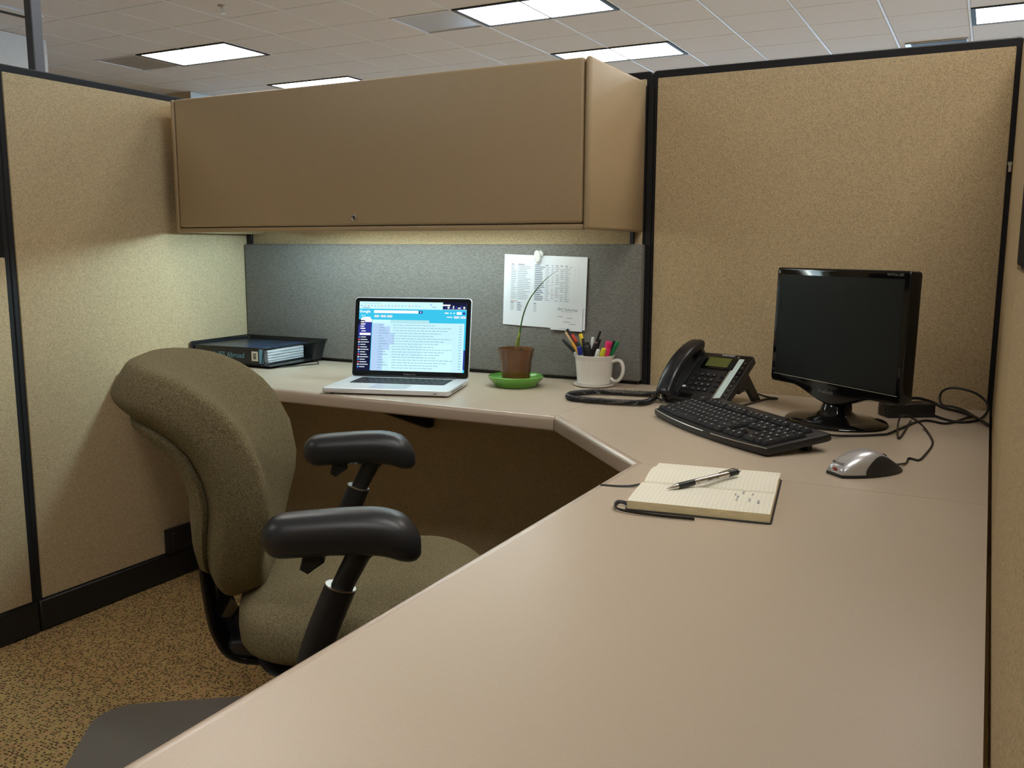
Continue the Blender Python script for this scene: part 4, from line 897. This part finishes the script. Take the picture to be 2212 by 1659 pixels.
# ================================================================== NOTEBOOK AND PEN
nb = thing('notebook', 'open ruled notebook with cream pages and a black cover', 'notebook', (-.409, -1.094, ZD), R(8.3))
nw, nd = .1045, .131
obj('cover', prism(bm_(), rrect(2*nw+.006, 2*nd+.006, .006, 4), 0, .0022, .0006, 1), 'cover', nb, 30)
def ztop(y):
    if y < 0: u = -y/nd; return .0155-.0045*math.exp(-(u/.10)**2)+.001*math.sin(u*3)-.0008*u
    u = y/nd; return .0120+.0065*math.sin(math.pi*min(1, u*1.15+.02))**1.2-.0050*max(0, u-.45)-.0010*math.exp(-(u/.1)**2)
def half(y0, y1):
    f = bm_(); n = 18; rs = []
    for i in range(n+1):
        y = y0+(y1-y0)*i/n; z = ztop(y); rs.append([(-nw, y, .0024), (nw, y, .0024), (nw, y, z), (-nw, y, z)])
    rings(f, rs); bmesh.ops.recalc_face_normals(f, faces=f.faces[:])
    for q in f.faces: q.material_index = 0 if q.normal.z > .6 else 1
    return f
obj('page_block', half(-nd, -.0004), ['ruled', 'page_edge'], nb, 30); obj('page_block', half(.0004, nd-.006), ['ruled', 'page_edge'], nb, 30)
# loose top leaf curling at the far edge
f = bm_(); n = 16
for i in range(n):
    def zz(y): return ztop(y)+.0006+.006*max(0, (y/nd-.35))**1.3
    ya, yb_ = .004+(nd-.002)*i/n, .004+(nd-.002)*(i+1)/n
    f.faces.new([f.verts.new(p) for p in ((-nw, ya, zz(ya)), (nw, ya, zz(ya)), (nw, yb_, zz(yb_)), (-nw, yb_, zz(yb_)))])
bmesh.ops.remove_doubles(f, verts=f.verts[:], dist=1e-6); bmesh.ops.solidify(f, geom=f.faces[:], thickness=.0003); obj('loose_leaf', f, 'ruled', nb, 40)
f = bm_()
for k, (xx, y0_, ln) in enumerate(((.052, -.085, .030), (.058, -.040, .022), (.070, -.080, .018), (.072, -.045, .016), (.084, -.085, .020), (.047, -.050, .010))):
    y = y0_
    while y < y0_+ln:
        a = [(xx+.004*random.random()-.002, y+.003*random.random(), 0) for _ in range(4)]
        tube(f, [(p[0], p[1], ztop(p[1])+.0003) for p in a], .00028, 4); y += .0042
obj('handwriting', f, 'ink_dark', nb, 0)
iv = nb.matrix_basis.inverted()
def nloc(px, py, h): return iv @ desk(px, py, h)
f = bm_(); st = smooth_path([nloc(1362, 1094, .004), nloc(1350, 1086, .005), nloc(1336, 1084, .006), nloc(1329, 1091, .005), nloc(1335, 1099, .004), nloc(1365, 1106, .0035), nloc(1420, 1113, .003), nloc(1500, 1121, .003)], 6)
tube(f, st, .0032, 10, .35); obj('elastic_band', f, 'cover', nb, 50)
f = bm_(); tube(f, smooth_path([nloc(1297, 1047.5, .0012), nloc(1330, 1050, .0015), nloc(1360, 1050, .0025), nloc(1385, 1046, .006), nloc(1400, 1044, .009)], 6), .0022, 8, .25); obj('bookmark_ribbon', f, 'cover', nb, 50)
ta = at_z(1440, 1056, ZD+.0195); tb = at_z(1598, 1018, ZD+.0290)
pe = thing('retractable_pen', 'silver pen with black grip lying across the open notebook', 'pen', tuple(ta))
ax = (tb-ta)
def ps(a, b2, ra, rb, m_, n_):
    p, q = ax*a, ax*b2; f = bm_(); tube(f, [p, p.lerp(q, .05), p.lerp(q, .95), q], [ra*.9, ra, rb, rb*.95], 18); return obj(n_, f, m_, pe, 40)
ps(0, .025, .0007, .0010, 'silver', 'point'); ps(.025, .145, .0014, .0046, 'silver', 'tip_cone'); ps(.145, .36, .0051, .0052, 'soft_black', 'grip'); brl = ps(.36, .83, .0050, .0050, 'silver', 'barrel')
for a in (.385, .40, .415): ps(a, a+.006, .0053, .0053, 'steel', 'ring')
ps(.83, .965, .0053, .0051, 'p_black', 'end_sleeve'); ps(.965, 1., .0022, .0022, 'silver', 'push_button')
sd = ax.normalized().cross(Vector((0, 0, 1))).normalized(); pn_up = sd.cross(ax.normalized())
f = bm_(); tube(f, [ax*.93+pn_up*.006-sd*.001, ax*.90+pn_up*.0075, ax*.70+pn_up*.0062], .0011, 8); obj('clip', f, 'silver', pe, 40)
text('barrel_lettering', 'ZEBRA F-402', .0046, 'black', pe, basis(ax*.60+sd*.00515, tuple(ax), tuple(pn_up)))
